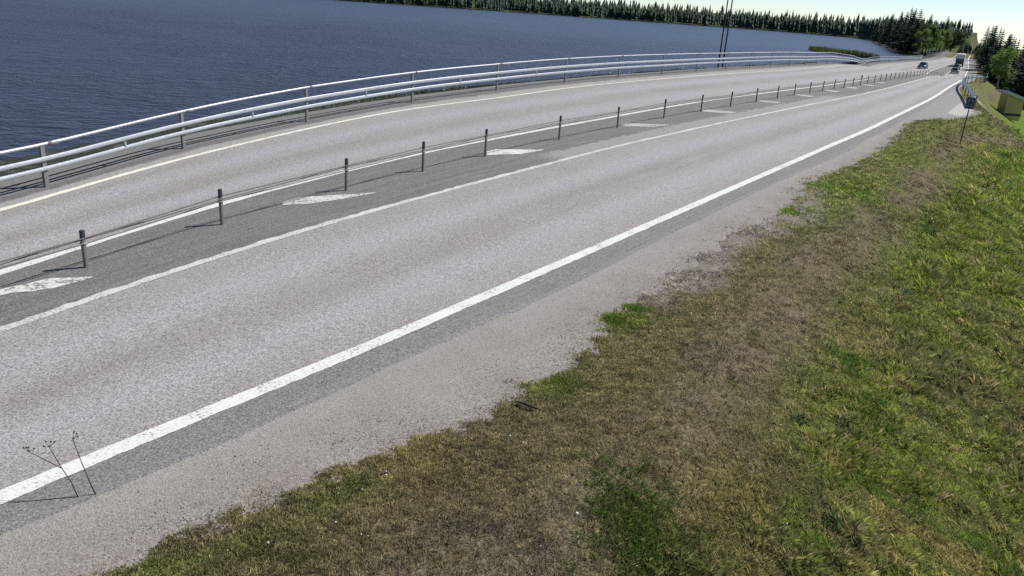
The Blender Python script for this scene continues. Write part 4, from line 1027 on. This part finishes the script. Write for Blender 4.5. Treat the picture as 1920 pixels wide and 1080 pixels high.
def scatter_stones():
    N = 30000; a = arc(lineGE); s = a[-1] * rng.uniform(.3, 1, N) ** 1.0; Q = sample(lineGE, s); T = tangents(smooth(lineGE, 20))
    N2 = np.stack([np.interp(s, a, T[:, 1]), -np.interp(s, a, T[:, 0])], 1); off_ = -np.abs(rng.normal(0, .55, N)) + rng.uniform(-.1, .5, N); P = Q + N2 * off_[:, None]
    rr = np.hypot(P[:, 0], P[:, 1]); m = (rng.uniform(0, 1, N) < np.clip(10 / rr, 0, 1)) & (rr < 40); P = P[m]; rr = rr[m]
    dA = sdist(P[:, 0], P[:, 1], lineA[::4]); m = dA > .12; P = P[m]; rr = rr[m]
    n = len(P); S = .004 + .008 * rng.uniform(0, 1, n) ** 3; tt = np.array((.225, .2, .182)) * rng.uniform(.5, 1.3, n)[:, None]
    stones('gravel', P[:, 0], P[:, 1], np.maximum(grade(P[:, 0], P[:, 1]) - .012, land(P[:, 0], P[:, 1])), S, tt, 'loose small stones where the gravel meets the turf', 'gravel')
    N = 900; th_ = rng.uniform(-.6, .65, N); r_ = np.exp(rng.uniform(math.log(5), math.log(22), N)); X = r_ * np.sin(th_); Y = r_ * np.cos(th_)
    z, dr, dl, ds = land(X, Y, True); m = (dr > .3) & (dr < 4.5) & (rng.uniform(0, 1, N) < .28); X, Y, z = X[m], Y[m], z[m]; n = len(X)
    stones('pebbles', X, Y, z + .022, .007 + .016 * rng.uniform(0, 1, n) ** 2, np.array((.66, .64, .6)) * rng.uniform(.5, 1.1, n)[:, None], 'scattered white pebbles and bits on the turf', 'pebbles')
scatter_stones()

M_dry = plain('dry_stalk', (.05, .036, .026), .9, 0, .1)
def dry_weed(xy, segs, label):
    z = float(grade(*xy)) - .02; root = empty('dry_weed', (xy[0], xy[1], z)); tag(root, label, 'weed', 'dry stalks at the gravel edge')
    for nm, pts, r0 in segs: MB().tube(pts, [r0 * (1 - .5 * i / (len(pts) - 1)) for i in range(len(pts))], 5).build(nm, M_dry, root, True)
def umbel(c, n=6, l=.06, seed=1):
    r = random.Random(seed); out = []
    for i in range(n):
        a = r.uniform(0, 6.28); e = (c[0] + math.cos(a) * l, c[1] + math.sin(a) * l * .5, c[2] + r.uniform(.01, .06)); out.append(('twig', [c, e], .003)); out.append(('seed_head', [e, (e[0] + .012 * math.cos(a), e[1], e[2] + .012)], .009))
    return out
dry_weed((-3.83, 6.08), [('stem', [(0, 0, 0), (-.06, .02, .16), (-.15, .03, .33), (-.235, .05, .5)], .006), ('branch', [(-.14, .03, .30), (-.27, .03, .37), (-.42, .04, .44)], .005)] + umbel((-.235, .05, .5), 4, .05, 3) + umbel((-.42, .04, .44), 4, .045, 5), 'dark dry weed with two forked seed heads in front of the edge line')
dry_weed((-3.70, 6.14), [('stem', [(0, 0, 0), (-.05, .01, .14), (-.12, .03, .36), (-.18, .05, .56)], .006), ('twig', [(-.14, .03, .42), (-.09, .03, .47)], .003)] + umbel((-.18, .05, .56), 3, .045, 8), 'dark dry weed with a single upright stem near the forked one')
st = MB(); st.tube([(-.15, .10, .0), (-.09, .03, .025), (0, -.02, .02), (.09, -.055, .012), (.16, -.08, .0)], [.005, .014, .016, .012, .004], 7)
so = st.build('stick', plain('dark_bark_strip', (.03, .022, .014), .9), None, True); so.location = (.29, 8.37, zland(.29, 8.37) + .03); tag(so, 'dark curved piece of bark lying on the turf', 'stick')
def rock():
    import bmesh
    bm = bmesh.new(); bmesh.ops.create_icosphere(bm, subdivisions=2, radius=1.); r = random.Random(4)
    for v in bm.verts: v.co *= r.uniform(.82, 1.12); v.co.x *= .075; v.co.y *= .06; v.co.z *= .045
    me = bpy.data.meshes.new('rock'); bm.to_mesh(me); bm.free(); me.materials.append(plain('white_stone', (.55, .56, .56), .8)); o = link(bpy.data.objects.new('rock', me)); o.location = (.73, 5.5, zland(.73, 5.5) + .02)
    tag(o, 'pale whitish stone at the bottom edge of the turf', 'rock')
rock()
M_weed = leaf_mat('weed_leaves', (.03, .075, .02), (.06, .12, .03))
def weed_plant(xy, r, h, label, n=60):
    z = zland(*xy); root = empty('weed_plant', (xy[0], xy[1], z)); tag(root, label, 'plant', 'leafy weeds on the bank')
    b = MB(); st = MB()
    for k in range(6):
        a = k * 1.05; st.tube([(0, 0, -.02), (math.cos(a) * r * .4, math.sin(a) * r * .4, h * .6), (math.cos(a) * r * .8, math.sin(a) * r * .8, h)], [.004, .003, .0015], 4)
    for k in range(n):
        a = random.uniform(0, 6.28); q = r * math.sqrt(random.random()); zz = h * random.uniform(.2, 1.05) * (1 - .4 * q / r); l = random.uniform(.25, .5) * r; w = l * .35; d = (math.cos(a), math.sin(a)); c = (d[0] * q, d[1] * q)
        b.add([(c[0], c[1], zz), (c[0] + d[0] * l * .5 - d[1] * w, c[1] + d[1] * l * .5 + d[0] * w, zz + .01), (c[0] + d[0] * l, c[1] + d[1] * l, zz - .02), (c[0] + d[0] * l * .5 + d[1] * w, c[1] + d[1] * l * .5 - d[0] * w, zz + .01)], [(0, 1, 2, 3)])
    st.build('stem', M_weed, root); b.build('leaves', M_weed, root)

for xy, r, h, lb in (((11.35, 21.47), .2, .3, 'dark green leafy weed on the bank, upper one of a close pair'), ((11.09, 20.74), .2, .26, 'dark green leafy weed on the bank, lower one of a close pair'),
                     ((3.73, 7.51), .12, .12, 'bright green low weed near the foot of the picture'), ((8.14, 15.73), .2, .16, 'green weed clump half way down the grassy bank'),
                     ((3.97, 9.45), .11, .12, 'small dark weed at the brow of the bank')):
    weed_plant(xy, r, h, lb)
